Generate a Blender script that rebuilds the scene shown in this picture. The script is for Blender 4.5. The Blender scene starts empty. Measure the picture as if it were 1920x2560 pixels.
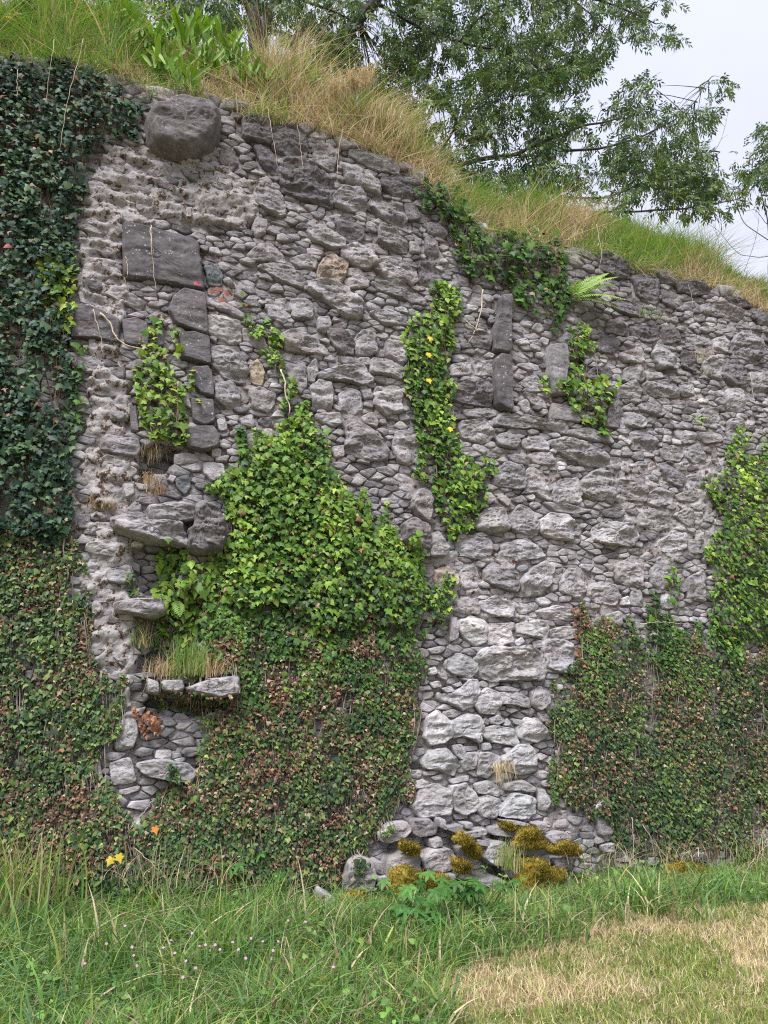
import bpy, math, random
import numpy as np
from math import radians as R_

rng = np.random.default_rng(7)
random.seed(7)
C = bpy.context.scene.collection
S = bpy.context.scene

# ------------------------------------------------------------------ camera, world, sun, exposure
PITCH = math.atan(520 / 1849); EYE = 1.5; FPX = 1849.0
cam_d = bpy.data.cameras.new('camera'); cam = bpy.data.objects.new('camera', cam_d); C.objects.link(cam)
cam.location = (0, 0, EYE); cam.rotation_euler = (math.pi / 2 + PITCH, 0, 0)
cam_d.sensor_fit = 'VERTICAL'; cam_d.sensor_height = 36; cam_d.lens = FPX / 2560 * 36
cam_d.clip_start = 0.05; cam_d.clip_end = 3000
S.camera = cam

SUN_EL, SUN_AZ = R_(54), R_(200)      # high hazy sun behind the camera, slightly left
w = bpy.data.worlds.new('World'); S.world = w; w.use_nodes = True
nt = w.node_tree; nt.nodes.clear()
def N(tree, typ, **kw):
    n = tree.nodes.new(typ)
    for k, v in kw.items():
        if hasattr(n, k): setattr(n, k, v)
    return n
out = N(nt, 'ShaderNodeOutputWorld'); bg = N(nt, 'ShaderNodeBackground')
sky = N(nt, 'ShaderNodeTexSky'); sky.sky_type = 'NISHITA'; sky.sun_disc = False
sky.sun_elevation = SUN_EL; sky.sun_rotation = SUN_AZ; sky.dust_density = 3.0; sky.air_density = 1.2
tc = N(nt, 'ShaderNodeTexCoord'); sep = N(nt, 'ShaderNodeSeparateXYZ')
nt.links.new(tc.outputs['Generated'], sep.inputs[0])
cr = N(nt, 'ShaderNodeValToRGB')
cr.color_ramp.elements[0].position = 0.0; cr.color_ramp.elements[0].color = (8.6, 8.4, 9.0, 1)
cr.color_ramp.elements[1].position = 0.85; cr.color_ramp.elements[1].color = (7.0, 7.4, 9.4, 1)
nt.links.new(sep.outputs[2], cr.inputs[0])
cl = N(nt, 'ShaderNodeTexNoise'); cl.inputs['Scale'].default_value = 2.2; cl.inputs['Detail'].default_value = 5
nt.links.new(tc.outputs['Generated'], cl.inputs['Vector'])
clr = N(nt, 'ShaderNodeMapRange'); clr.inputs[1].default_value = 0.35; clr.inputs[2].default_value = 0.7
clr.inputs[3].default_value = 0.78; clr.inputs[4].default_value = 0.95
nt.links.new(cl.outputs[0], clr.inputs[0])
mx = N(nt, 'ShaderNodeMix', data_type='RGBA')
nt.links.new(clr.outputs[0], mx.inputs[0]); nt.links.new(sky.outputs[0], mx.inputs[6]); nt.links.new(cr.outputs[0], mx.inputs[7])
nt.links.new(mx.outputs[2], bg.inputs[0]); bg.inputs[1].default_value = 0.062
nt.links.new(bg.outputs[0], out.inputs[0])
sd = bpy.data.lights.new('sun', 'SUN'); sd.energy = 3.0; sd.angle = R_(30); sd.color = (1, 0.97, 0.945)
sun = bpy.data.objects.new('sun', sd); C.objects.link(sun)
# light travels along -Z of the lamp; the azimuth is measured from +Y clockwise
sun.rotation_euler = (math.pi / 2 - SUN_EL, 0, math.pi - SUN_AZ)
S.view_settings.view_transform = 'Standard'; S.view_settings.look = 'None'
S.view_settings.exposure = 1.08; S.view_settings.gamma = 1.0
S.cycles.use_denoising = False; S.cycles.pixel_filter_type = 'BLACKMAN_HARRIS'; S.cycles.filter_width = 1.15
S.cycles.max_bounces = 6; S.cycles.diffuse_bounces = 3; S.cycles.transmission_bounces = 3; S.cycles.glossy_bounces = 2

# ------------------------------------------------------------------ picture <-> place
cp, sp = math.cos(PITCH), math.sin(PITCH)
FWD = np.array([0, cp, sp]); UP = np.array([0, -sp, cp]); RT = np.array([1.0, 0, 0]); EYEP = np.array([0, 0, EYE])
YAW = R_(19)
T_ = np.array([math.cos(YAW), math.sin(YAW), 0]); N_ = np.array([math.sin(YAW), -math.cos(YAW), 0]); Z_ = np.array([0, 0, 1.0])
def rays(p):
    p = np.atleast_2d(np.asarray(p, float))
    return (p[:, :1] - 960) / FPX * RT + (1280 - p[:, 1:2]) / FPX * UP + FWD
def on_ground(p, z=0.0):
    d = rays(p); t = (z - EYE) / d[:, 2]
    return EYEP + d * t[:, None]
O_ = on_ground([(960, 2232)])[0]
def on_wall(p, w=0.0):                       # photograph point -> wall coordinates (u along, v up) on the plane w in front of the wall
    d = rays(p); w = np.broadcast_to(np.asarray(w, float), (len(d),))
    t = (((O_ - EYEP) @ N_) + w) / (d @ N_)
    q = EYEP + d * t[:, None] - O_
    return np.stack([q @ T_, q[:, 2]], 1)
def world(uv, w):
    uv = np.atleast_2d(uv); w = np.broadcast_to(np.asarray(w, float), (len(uv),))
    return O_ + uv[:, :1] * T_ + uv[:, 1:2] * Z_ + w[:, None] * N_
def proj(P):
    q = np.atleast_2d(P) - EYEP; z = np.maximum(q @ FWD, 0.05)
    return np.stack([960 + FPX * (q @ RT) / z, 1280 - FPX * (q @ UP) / z], 1)
ZONES = dict(A=(480, 240, 2.592), B=(480, 680, 2.592), C=(1120, 620, 2.074), D=(960, 1040, 2.074), E=(1000, 1520, 3.686),
             F=(800, 2020, 2.304), G=(160, 480, 3.686), H=(160, 1080, 3.073), K=(0, 0, 1.728), L=(0, 1760, 1.728),
             M=(960, 1760, 1.728), P=(0, 0, 0.864), Q=(960, 0, 1.728), U=(0, 0, 1.0))
def pts(z, s):
    x0, y0, k = ZONES[z]
    a = np.array([[float(c) for c in q.split(',')] for q in s.split()])
    return a / k + (x0, y0)
def inside(p, poly):
    p = np.asarray(p); x, y = p[:, 0], p[:, 1]; r = np.zeros(len(p), bool); n = len(poly)
    for i in range(n):
        x1, y1 = poly[i]; x2, y2 = poly[(i + 1) % n]
        if y1 == y2: continue
        c = ((y1 > y) != (y2 > y)) & (x < (x2 - x1) * (y - y1) / (y2 - y1) + x1)
        r ^= c
    return r
def edge_dist(p, poly):
    p = np.asarray(p, float); d = np.full(len(p), 1e9)
    for i in range(len(poly)):
        a = np.asarray(poly[i]); b = np.asarray(poly[(i + 1) % len(poly)]); ab = b - a
        t = np.clip(((p - a) @ ab) / max(ab @ ab, 1e-9), 0, 1)
        d = np.minimum(d, np.hypot(*(p - a - t[:, None] * ab).T))
    return d

# ------------------------------------------------------------------ noise
def _h(ix, iy, iz, seed):
    with np.errstate(over='ignore'):
        h = (ix.astype(np.uint32) * np.uint32(374761393) + iy.astype(np.uint32) * np.uint32(668265263)
             + iz.astype(np.uint32) * np.uint32(2147483647) + np.uint32(seed * 974711 & 0xffffffff))
        h = (h ^ (h >> np.uint32(13))) * np.uint32(1274126177)
        h = (h ^ (h >> np.uint32(16))) * np.uint32(2246822519)
        h = h ^ (h >> np.uint32(15))
    return h.astype(np.float64) / 4294967295.0 * 2 - 1
def vnoise(p, seed=0):
    f = np.floor(p); i = f.astype(np.int64); t = p - f; t = t * t * t * (t * (t * 6 - 15) + 10)
    r = 0
    for dx in (0, 1):
        for dy in (0, 1):
            for dz in (0, 1):
                wgt = (t[:, 0] if dx else 1 - t[:, 0]) * (t[:, 1] if dy else 1 - t[:, 1]) * (t[:, 2] if dz else 1 - t[:, 2])
                r = r + wgt * _h(i[:, 0] + dx, i[:, 1] + dy, i[:, 2] + dz, seed)
    return r
def fbm(p, octv=4, seed=0, gain=0.5):
    p = np.asarray(p, float)
    if p.shape[1] == 2: p = np.concatenate([p, np.zeros((len(p), 1))], 1)
    a, r, s = 1.0, 0, 0
    for k in range(octv):
        r = r + a * vnoise(p * 2.03 ** k + 17.3 * k, seed + k); s += a; a *= gain
    return r / s

# ------------------------------------------------------------------ objects
def link(o, parent=None, loc=None):
    C.objects.link(o)
    if parent is not None: o.parent = parent
    return o
LOC = {}
def tag(o, label=None, cat=None, group=None, kind=None):
    if label: o['label'] = label
    if cat: o['category'] = cat
    if group: o['group'] = group
    if kind: o['kind'] = kind
    return o
def thing(name, label, cat, loc, group=None):
    o = bpy.data.objects.new(name, None); o.empty_display_size = 0.1; o.location = loc; C.objects.link(o)
    LOC[o.name] = np.array(loc, float)
    return tag(o, label, cat, group)
def wpos(o):
    p = np.zeros(3)
    while o is not None:
        p = p + np.array(o.location); o = o.parent
    return p
def mesh(name, V, T, mat, col=None, parent=None, loc=None, smooth=False, attr='col'):
    """one mesh object out of world-space triangles; its origin is the parent's place (or loc)"""
    V = np.asarray(V, np.float64); T = np.asarray(T, np.int32)
    if parent is not None: V = V - wpos(parent)
    elif loc is not None: V = V - np.asarray(loc, float)
    me = bpy.data.meshes.new(name)
    me.vertices.add(len(V)); me.vertices.foreach_set('co', V.astype(np.float32).ravel())
    me.loops.add(T.size); me.loops.foreach_set('vertex_index', T.ravel())
    me.polygons.add(len(T)); me.polygons.foreach_set('loop_start', np.arange(0, T.size, 3, dtype=np.int32))
    me.polygons.foreach_set('loop_total', np.full(len(T), 3, np.int32))
    if smooth: me.polygons.foreach_set('use_smooth', np.ones(len(T), bool))
    if col is not None:
        a = me.color_attributes.new(attr, 'FLOAT_COLOR', 'POINT')
        c = np.ones((len(V), 4), np.float32); col = np.asarray(col); c[:, :col.shape[1]] = col
        a.data.foreach_set('color', c.ravel())
    me.update(calc_edges=True); me.materials.append(mat)
    o = bpy.data.objects.new(name, me)
    if parent is None and loc is not None: o.location = loc
    return link(o, parent)
def join(parts):
    V, T, K, n = [], [], [], 0
    for p in parts:
        V.append(p[0]); T.append(np.asarray(p[1]) + n); K.append(p[2]); n += len(p[0])
    return np.concatenate(V), np.concatenate(T), np.concatenate(K)
def tube(P, r, sides=5, col=(0.1, 0.1, 0.1)):
    P = np.asarray(P, float); n = len(P); r = np.broadcast_to(np.asarray(r, float), (n,))
    tg = np.gradient(P, axis=0); tg /= np.linalg.norm(tg, axis=1)[:, None] + 1e-9
    ref = np.where(np.abs(tg[:, 2:3]) > 0.9, np.array([[1.0, 0, 0]]), np.array([[0, 0, 1.0]]))
    a = np.cross(tg, ref); a /= np.linalg.norm(a, axis=1)[:, None] + 1e-9; b = np.cross(tg, a)
    th = np.arange(sides) * 2 * math.pi / sides
    V = (P[:, None] + r[:, None, None] * (np.cos(th)[None, :, None] * a[:, None] + np.sin(th)[None, :, None] * b[:, None])).reshape(-1, 3)
    T = []
    for i in range(n - 1):
        for k in range(sides):
            p, q = i * sides + k, i * sides + (k + 1) % sides
            T += [(p, q, q + sides), (p, q + sides, p + sides)]
    e = len(V); V = np.concatenate([V, P[:1], P[-1:]])
    for k in range(sides):
        T += [((k + 1) % sides, k, e), ((n - 1) * sides + k, (n - 1) * sides + (k + 1) % sides, e + 1)]
    return V, np.array(T), np.broadcast_to(np.asarray(col, float), (len(V), 3))
def smooth_path(P, n):
    P = np.asarray(P, float); d = np.r_[0, np.cumsum(np.linalg.norm(np.diff(P, axis=0), axis=1))]
    t = np.linspace(0, d[-1], n); Q = np.stack([np.interp(t, d, P[:, k]) for k in range(P.shape[1])], 1)
    for _ in range(2): Q[1:-1] = (Q[:-2] + 2 * Q[1:-1] + Q[2:]) / 4
    return Q

# ------------------------------------------------------------------ materials
def mat(name):
    m = bpy.data.materials.new(name); m.use_nodes = True; t = m.node_tree
    return m, t, t.nodes['Principled BSDF']
def L(t, a, b): t.links.new(a, b)
def leaf_mat(name, rough=0.45, trans=0.28, spec=0.4, var=0.25):
    m, t, b = mat(name)
    at = N(t, 'ShaderNodeAttribute', attribute_name='col')
    g = N(t, 'ShaderNodeNewGeometry'); nz = N(t, 'ShaderNodeTexNoise'); nz.inputs['Scale'].default_value = 60; nz.inputs['Detail'].default_value = 3
    L(t, g.outputs['Position'], nz.inputs['Vector'])
    mr = N(t, 'ShaderNodeMapRange'); mr.inputs[3].default_value = 1 - var; mr.inputs[4].default_value = 1 + var
    L(t, nz.outputs[0], mr.inputs[0])
    vm = N(t, 'ShaderNodeVectorMath', operation='SCALE'); L(t, at.outputs['Color'], vm.inputs[0]); L(t, mr.outputs[0], vm.inputs['Scale'])
    L(t, vm.outputs[0], b.inputs['Base Color']); b.inputs['Roughness'].default_value = rough
    b.inputs['Specular IOR Level'].default_value = spec
    if trans > 0:
        tr = N(t, 'ShaderNodeBsdfTranslucent'); mx = N(t, 'ShaderNodeMixShader'); mx.inputs[0].default_value = trans
        hs = N(t, 'ShaderNodeHueSaturation'); hs.inputs['Saturation'].default_value = 1.15; hs.inputs['Value'].default_value = 1.25
        L(t, vm.outputs[0], hs.inputs['Color']); L(t, hs.outputs[0], tr.inputs[0])
        L(t, b.outputs[0], mx.inputs[1]); L(t, tr.outputs[0], mx.inputs[2])
        L(t, mx.outputs[0], t.nodes['Material Output'].inputs[0])
    return m
def stone_mat(name, spots=1.0, bump=0.5):
    m, t, b = mat(name)
    at = N(t, 'ShaderNodeAttribute', attribute_name='col'); g = N(t, 'ShaderNodeNewGeometry')
    mp = N(t, 'ShaderNodeMapping'); mp.inputs['Rotation'].default_value = (0, 0, -YAW); L(t, g.outputs['Position'], mp.inputs[0])
    st = N(t, 'ShaderNodeMapping'); st.inputs['Scale'].default_value = (1, 1, 2.4); L(t, mp.outputs[0], st.inputs[0])
    def noise(sc, det=5, rough=0.6, src=mp):
        n = N(t, 'ShaderNodeTexNoise'); n.inputs['Scale'].default_value = sc; n.inputs['Detail'].default_value = det
        n.inputs['Roughness'].default_value = rough; L(t, src.outputs[0], n.inputs['Vector']); return n
    def rng_(src, a, b_, c, d):
        r = N(t, 'ShaderNodeMapRange'); r.inputs[1].default_value = a; r.inputs[2].default_value = b_
        r.inputs[3].default_value = c; r.inputs[4].default_value = d; L(t, src, r.inputs[0]); return r
    n1 = noise(7, 6, .65); n2 = noise(42, 4, .7, st); n3 = noise(2.3, 3); n4 = noise(120, 3, .6)
    v1 = rng_(n1.outputs[0], .3, .7, .6, 1.4); v2 = rng_(n2.outputs[0], .3, .7, .76, 1.24)
    ml = N(t, 'ShaderNodeMath', operation='MULTIPLY'); L(t, v1.outputs[0], ml.inputs[0]); L(t, v2.outputs[0], ml.inputs[1])
    vm = N(t, 'ShaderNodeVectorMath', operation='SCALE'); L(t, at.outputs['Color'], vm.inputs[0]); L(t, ml.outputs[0], vm.inputs['Scale'])
    # warm iron / soil tint in broad patches
    tint = N(t, 'ShaderNodeMix', data_type='RGBA', blend_type='MULTIPLY'); tr = rng_(n3.outputs[0], .45, .68, 0, .5)
    L(t, tr.outputs[0], tint.inputs[0]); L(t, vm.outputs[0], tint.inputs[6]); tint.inputs[7].default_value = (0.97, 0.88, 0.8, 1)
    # pale lichen specks, in drifts
    vo = N(t, 'ShaderNodeTexVoronoi'); vo.inputs['Scale'].default_value = 26; vo.inputs['Randomness'].default_value = 1
    L(t, mp.outputs[0], vo.inputs['Vector'])
    nm = noise(5.5, 3); thr = rng_(nm.outputs[0], .42, .7, .02, .34)
    lt = N(t, 'ShaderNodeMath', operation='LESS_THAN'); L(t, vo.outputs['Distance'], lt.inputs[0]); L(t, thr.outputs[0], lt.inputs[1])
    lm = N(t, 'ShaderNodeMath', operation='MULTIPLY'); L(t, lt.outputs[0], lm.inputs[0]); lm.inputs[1].default_value = 0.72 * spots
    li = N(t, 'ShaderNodeMix', data_type='RGBA'); L(t, lm.outputs[0], li.inputs[0]); L(t, tint.outputs[2], li.inputs[6]); li.inputs[7].default_value = (0.44, 0.43, 0.43, 1)
    # dark algae blots
    nd = noise(3.4, 6, .7); dr = rng_(nd.outputs[0], .55, .72, 0, .5)
    da = N(t, 'ShaderNodeMix', data_type='RGBA', blend_type='MULTIPLY'); L(t, dr.outputs[0], da.inputs[0]); L(t, li.outputs[2], da.inputs[6]); da.inputs[7].default_value = (.5, .5, .5, 1)
    # damp run-off streaks down the face
    sm = N(t, 'ShaderNodeMapping'); sm.inputs['Scale'].default_value = (9, 9, .7); L(t, mp.outputs[0], sm.inputs[0])
    ns_ = noise(1, 4, .6, sm); sr = rng_(ns_.outputs[0], .52, .7, 0, .55)
    ds = N(t, 'ShaderNodeMix', data_type='RGBA', blend_type='MULTIPLY'); L(t, sr.outputs[0], ds.inputs[0]); L(t, da.outputs[2], ds.inputs[6]); ds.inputs[7].default_value = (.55, .53, .55, 1)
    da = ds
    L(t, da.outputs[2], b.inputs['Base Color']); b.inputs['Roughness'].default_value = 0.88; b.inputs['Specular IOR Level'].default_value = 0.25
    ad = N(t, 'ShaderNodeMath', operation='ADD'); L(t, n2.outputs[0], ad.inputs[0])
    m4 = N(t, 'ShaderNodeMath', operation='MULTIPLY'); L(t, n4.outputs[0], m4.inputs[0]); m4.inputs[1].default_value = .2; L(t, m4.outputs[0], ad.inputs[1])
    bp = N(t, 'ShaderNodeBump'); bp.inputs['Strength'].default_value = bump; bp.inputs['Distance'].default_value = .03
    L(t, ad.outputs[0], bp.inputs['Height']); L(t, bp.outputs[0], b.inputs['Normal'])
    return m
def mortar_mat():
    m, t, b = mat('lime_mortar')
    g = N(t, 'ShaderNodeNewGeometry'); at = N(t, 'ShaderNodeAttribute', attribute_name='col')
    n1 = N(t, 'ShaderNodeTexNoise'); n1.inputs['Scale'].default_value = 24; n1.inputs['Detail'].default_value = 6; n1.inputs['Roughness'].default_value = .7
    L(t, g.outputs['Position'], n1.inputs['Vector'])
    mr = N(t, 'ShaderNodeMapRange'); mr.inputs[1].default_value = .3; mr.inputs[2].default_value = .7; mr.inputs[3].default_value = .65; mr.inputs[4].default_value = 1.3
    L(t, n1.outputs[0], mr.inputs[0])
    vm = N(t, 'ShaderNodeVectorMath', operation='SCALE'); L(t, at.outputs['Color'], vm.inputs[0]); L(t, mr.outputs[0], vm.inputs['Scale'])
    n2 = N(t, 'ShaderNodeTexNoise'); n2.inputs['Scale'].default_value = 13; n2.inputs['Detail'].default_value = 5; n2.inputs['Roughness'].default_value = .75
    L(t, g.outputs['Position'], n2.inputs['Vector'])
    r2 = N(t, 'ShaderNodeMapRange'); r2.inputs[1].default_value = .53; r2.inputs[2].default_value = .58; L(t, n2.outputs[0], r2.inputs[0])
    mo = N(t, 'ShaderNodeMix', data_type='RGBA'); L(t, r2.outputs[0], mo.inputs[0]); L(t, vm.outputs[0], mo.inputs[6]); mo.inputs[7].default_value = (.075, .048, .03, 1)
    L(t, mo.outputs[2], b.inputs['Base Color']); b.inputs['Roughness'].default_value = .95; b.inputs['Specular IOR Level'].default_value = .1
    bp = N(t, 'ShaderNodeBump'); bp.inputs['Strength'].default_value = .7; bp.inputs['Distance'].default_value = .02
    L(t, n1.outputs[0], bp.inputs['Height']); L(t, bp.outputs[0], b.inputs['Normal'])
    return m
def earth_mat(name, c1, c2, scale=6):
    m, t, b = mat(name)
    g = N(t, 'ShaderNodeNewGeometry'); n1 = N(t, 'ShaderNodeTexNoise'); n1.inputs['Scale'].default_value = scale; n1.inputs['Detail'].default_value = 8; n1.inputs['Roughness'].default_value = .7
    L(t, g.outputs['Position'], n1.inputs['Vector'])
    r = N(t, 'ShaderNodeValToRGB'); r.color_ramp.elements[0].position = .35; r.color_ramp.elements[1].position = .68
    r.color_ramp.elements[0].color = (*c1, 1); r.color_ramp.elements[1].color = (*c2, 1); L(t, n1.outputs[0], r.inputs[0])
    L(t, r.outputs[0], b.inputs['Base Color']); b.inputs['Roughness'].default_value = .95; b.inputs['Specular IOR Level'].default_value = .1
    bp = N(t, 'ShaderNodeBump'); bp.inputs['Strength'].default_value = .6; bp.inputs['Distance'].default_value = .03
    L(t, n1.outputs[0], bp.inputs['Height']); L(t, bp.outputs[0], b.inputs['Normal'])
    return m
def bark_mat():
    m, t, b = mat('bark')
    at = N(t, 'ShaderNodeAttribute', attribute_name='col'); g = N(t, 'ShaderNodeNewGeometry')
    mp = N(t, 'ShaderNodeMapping'); mp.inputs['Scale'].default_value = (22, 22, 5); L(t, g.outputs['Position'], mp.inputs[0])
    n1 = N(t, 'ShaderNodeTexNoise'); n1.inputs['Scale'].default_value = 1; n1.inputs['Detail'].default_value = 5; L(t, mp.outputs[0], n1.inputs['Vector'])
    mr = N(t, 'ShaderNodeMapRange'); mr.inputs[1].default_value = .3; mr.inputs[2].default_value = .7; mr.inputs[3].default_value = .5; mr.inputs[4].default_value = 1.5; L(t, n1.outputs[0], mr.inputs[0])
    vm = N(t, 'ShaderNodeVectorMath', operation='SCALE'); L(t, at.outputs['Color'], vm.inputs[0]); L(t, mr.outputs[0], vm.inputs['Scale'])
    L(t, vm.outputs[0], b.inputs['Base Color']); b.inputs['Roughness'].default_value = .9
    bp = N(t, 'ShaderNodeBump'); bp.inputs['Strength'].default_value = .8; bp.inputs['Distance'].default_value = .03
    L(t, n1.outputs[0], bp.inputs['Height']); L(t, bp.outputs[0], b.inputs['Normal'])
    return m
M_STONE = stone_mat('limestone', .7, .5); M_DRESSED = stone_mat('dressed_limestone', 1.0, .35); M_MORTAR = mortar_mat()
M_IVY = leaf_mat('ivy_leaf', .5, .25, .28); M_DEAD = leaf_mat('dead_leaf', .8, .15, .1); M_STEM = bark_mat(); M_BARK = bark_mat()
M_GRASS = leaf_mat('grass_blade', .55, .3, .3, .15); M_ASH = leaf_mat('ash_leaf', .5, .35, .35); M_MOSS = leaf_mat('moss', .95, .1, .05, .4)
M_FLOWER = leaf_mat('petal', .6, .3, .2, .05)
M_LAWN = earth_mat('ground_soil', (.06, .062, .024), (.3, .24, .13), 5); M_BANK = earth_mat('bank_soil', (.05, .045, .02), (.16, .115, .06), 5)

# ------------------------------------------------------------------ wall outline
TOP = np.array([(-900, 150), (0, 165), (260, 178), (370, 240), (545, 250), (640, 305), (760, 315), (850, 350), (960, 390), (1040, 450),
                (1130, 520), (1200, 590), (1290, 605), (1400, 655), (1500, 632), (1575, 668), (1680, 700), (1780, 712), (1870, 755), (1930, 785), (2900, 1090)], float)
CREST = np.array([(-900, 20), (0, 45), (300, 60), (400, 90), (560, 140), (700, 195), (800, 235), (950, 345), (1050, 430), (1120, 460), (1180, 505),
                  (1300, 525), (1450, 535), (1550, 560), (1650, 608), (1760, 655), (1850, 712), (1930, 745), (2900, 1010)], float)
topuv = on_wall(TOP, 0.0)
def vtop(u): return np.interp(u, topuv[:, 0], topuv[:, 1])
U0, U1 = on_wall([(-420, 1500)])[0, 0], on_wall([(2420, 1500)])[0, 0]

RECESS = [(pts('H', '535,1400 760,1395 800,1250 1000,1200 1090,1300 1080,1850 960,1900 740,1900 560,1850 545,1600'), .22),
          (pts('H', '490,850 940,865 960,1050 850,1280 760,1290 560,1260 520,1000'), .16),
          (pts('H', '575,50 900,100 900,260 800,300 690,330 600,420 560,300 570,180'), .3),
          (pts('H', '560,2010 1340,2050 1300,2150 1000,2212 600,2180'), .18),
          (pts('C', '620,560 720,560 730,650 640,620'), .12)]
MORTAR = [pts('P', '215,340 300,320 480,330 560,400 560,470 440,480 260,478 262,640 262,800 275,1000 310,1100 200,1120 175,1000 200,800 170,560 190,400'),
          pts('P', '180,1130 330,1130 280,1260 290,1400 290,1560 220,1550 180,1300'),
          pts('P', '1300,1000 1560,1000 1540,1200 1300,1130'), pts('P', '930,1180 1100,1190 1150,1330 960,1330')]
def recess_at(px):
    r = np.zeros(len(px))
    for poly, d in RECESS:
        i = inside(px, poly); e = edge_dist(px, poly)
        r = np.maximum(r, np.where(i, d * np.clip(e / 14, 0, 1), 0))
    return r
def mortar_at(px):
    q = px + 30 * np.stack([fbm(px / 60, 2, 5), fbm(px / 60, 2, 6)], 1)
    r = np.zeros(len(px))
    for k, poly in enumerate(MORTAR): r = np.maximum(r, inside(q, poly) * (1 if k < 2 else .6))
    return r

# ------------------------------------------------------------------ the stones seen in the photograph
def col_of(c):
    return dict(d=(.165, .157, .168), m=(.298, .289, .302), l=(.358, .348, .364), b=(.392, .388, .41), r=(.35, .30, .26), g=(.17, .185, .2), o=(.33, .275, .215))[c]
ST = {}
ST['A'] = """d .08|340,130 440,125 510,150 515,300 420,285 330,255
d .07|520,185 660,175 740,240 745,390 640,385 530,330
d .13|570,470 610,410 700,390 800,430 900,520 920,590 890,710 800,680 600,600
m .08|790,320 900,300 950,350 920,480 830,460 790,400
m .11|1040,340 1200,360 1330,450 1340,500 1200,470 1080,410 1030,380
l .10|980,440 1080,450 1225,560 1220,630 1110,590 1010,550
m .11|920,640 980,590 1080,590 1130,660 1130,730 1020,740 930,690
d .09|1240,520 1340,510 1430,580 1420,670 1300,640 1235,580
m .09|1150,680 1210,630 1360,690 1400,780 1390,880 1250,800
d .09|1380,690 1450,690 1490,760 1470,800 1400,800
m .07|405,600 480,560 560,610 610,690 600,750 520,760 420,690
d .05|400,310 500,310 560,450 550,520 450,450
d .05|190,310 270,340 300,430 260,480 180,420
d .08|930,780 1000,780 1120,860 1100,930 1010,930 950,860
m .09|750,860 830,840 1000,920 990,970 900,980 790,930
m .09|970,980 1050,945 1180,1000 1200,1090 1100,1110 990,1050
r .14|820,1130 860,1040 920,1020 1020,1080 980,1190 930,1210 830,1160
m .10|1190,1050 1300,1050 1450,1110 1470,1180 1430,1220 1290,1180 1200,1120
m .08|1220,830 1300,850 1410,960 1400,1010 1300,990 1210,930
d .06|1520,900 1590,940 1600,1050 1560,1080 1510,1000
m .06|1410,940 1470,960 1480,1020 1420,1010
d .06|1500,820 1600,820 1655,890 1640,920 1540,900
d .05|1470,1090 1550,1080 1620,1160 1640,1244 1480,1230
m .07|360,1020 440,960 520,950 600,1030 610,1080 500,1060 400,1050
m .07|430,1090 560,1080 700,1150 750,1210 700,1235 560,1190
g .05|80,1100 130,1080 200,1150 190,1230 110,1220
m .06|390,840 420,780 490,810 480,880 410,900
m .06|630,1050 740,1020 820,1060 800,1110 700,1110
m .06|1000,1120 1090,1110 1145,1150 1120,1170 1010,1160
m .06|990,1190 1080,1160 1150,1200 1140,1240 1000,1240"""
ST['B'] = """l .10|755,45 870,45 1000,90 1060,150 1100,200 1090,290 980,270 880,190 770,110
l .08|100,280 200,285 310,330 320,440 250,450 110,390
m .09|120,480 230,490 340,570 365,640 330,720 200,670 130,590
m .10|570,400 690,365 790,410 870,490 870,530 720,510 620,500
d .09|880,370 940,340 1000,390 1060,460 1050,530 960,520 910,450
m .09|1065,420 1110,370 1190,400 1205,510 1140,530 1070,525
m .08|1260,440 1380,460 1405,570 1360,580 1270,540
m .08|615,590 700,590 745,620 745,740 700,780 640,700
l .08|750,610 800,560 820,640 790,710 755,690
m .12|820,650 950,610 1110,600 1140,640 1180,700 1100,720 960,690 840,685
m .09|1165,560 1280,570 1380,620 1370,690 1280,660 1170,650
l .09|770,740 830,695 900,720 915,800 900,890 800,890
l .06|960,780 1030,750 1090,770 1110,880 1050,920 960,880
l .07|1190,750 1290,735 1370,790 1360,910 1260,930 1190,860
m .05|1095,750 1160,750 1180,810 1120,820
m .07|155,720 250,700 310,770 310,870 240,880 150,820
m .08|370,760 450,740 545,790 530,860 490,910 400,870
m .08|1010,1000 1080,965 1210,1040 1280,1150 1260,1215 1080,1210 1000,1150
m .06|1320,1040 1420,1030 1500,1090 1490,1190 1440,1244 1350,1230 1310,1130
l .05|310,940 390,920 410,1000 330,990
l .05|160,960 210,940 230,1020 180,1030
l .06|800,920 950,910 980,970 910,1000 820,960
l .05|1100,940 1170,900 1210,960 1200,1000 1120,980
l .05|350,1050 420,1040 440,1110 370,1150
m .05|470,170 600,200 640,290 600,330 500,290
m .06|635,180 740,170 790,220 780,300 650,290
m .06|820,290 890,280 910,340 870,390 820,370
l .08|1160,250 1300,240 1400,290 1400,340 1250,340
m .09|1170,60 1360,60 1500,150 1520,210 1380,170 1220,110
d .06|960,540 1050,550 1070,600 980,590
m .06|1075,560 1150,555 1160,600 1080,600
m .07|330,370 400,360 470,430 500,520 430,490 340,440
o .05|370,610 430,560 470,640 460,730 390,720
l .05|910,1130 985,1120 990,1190 930,1200
m .07|105,160 200,190 350,270 340,300 230,250 110,210"""
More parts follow.
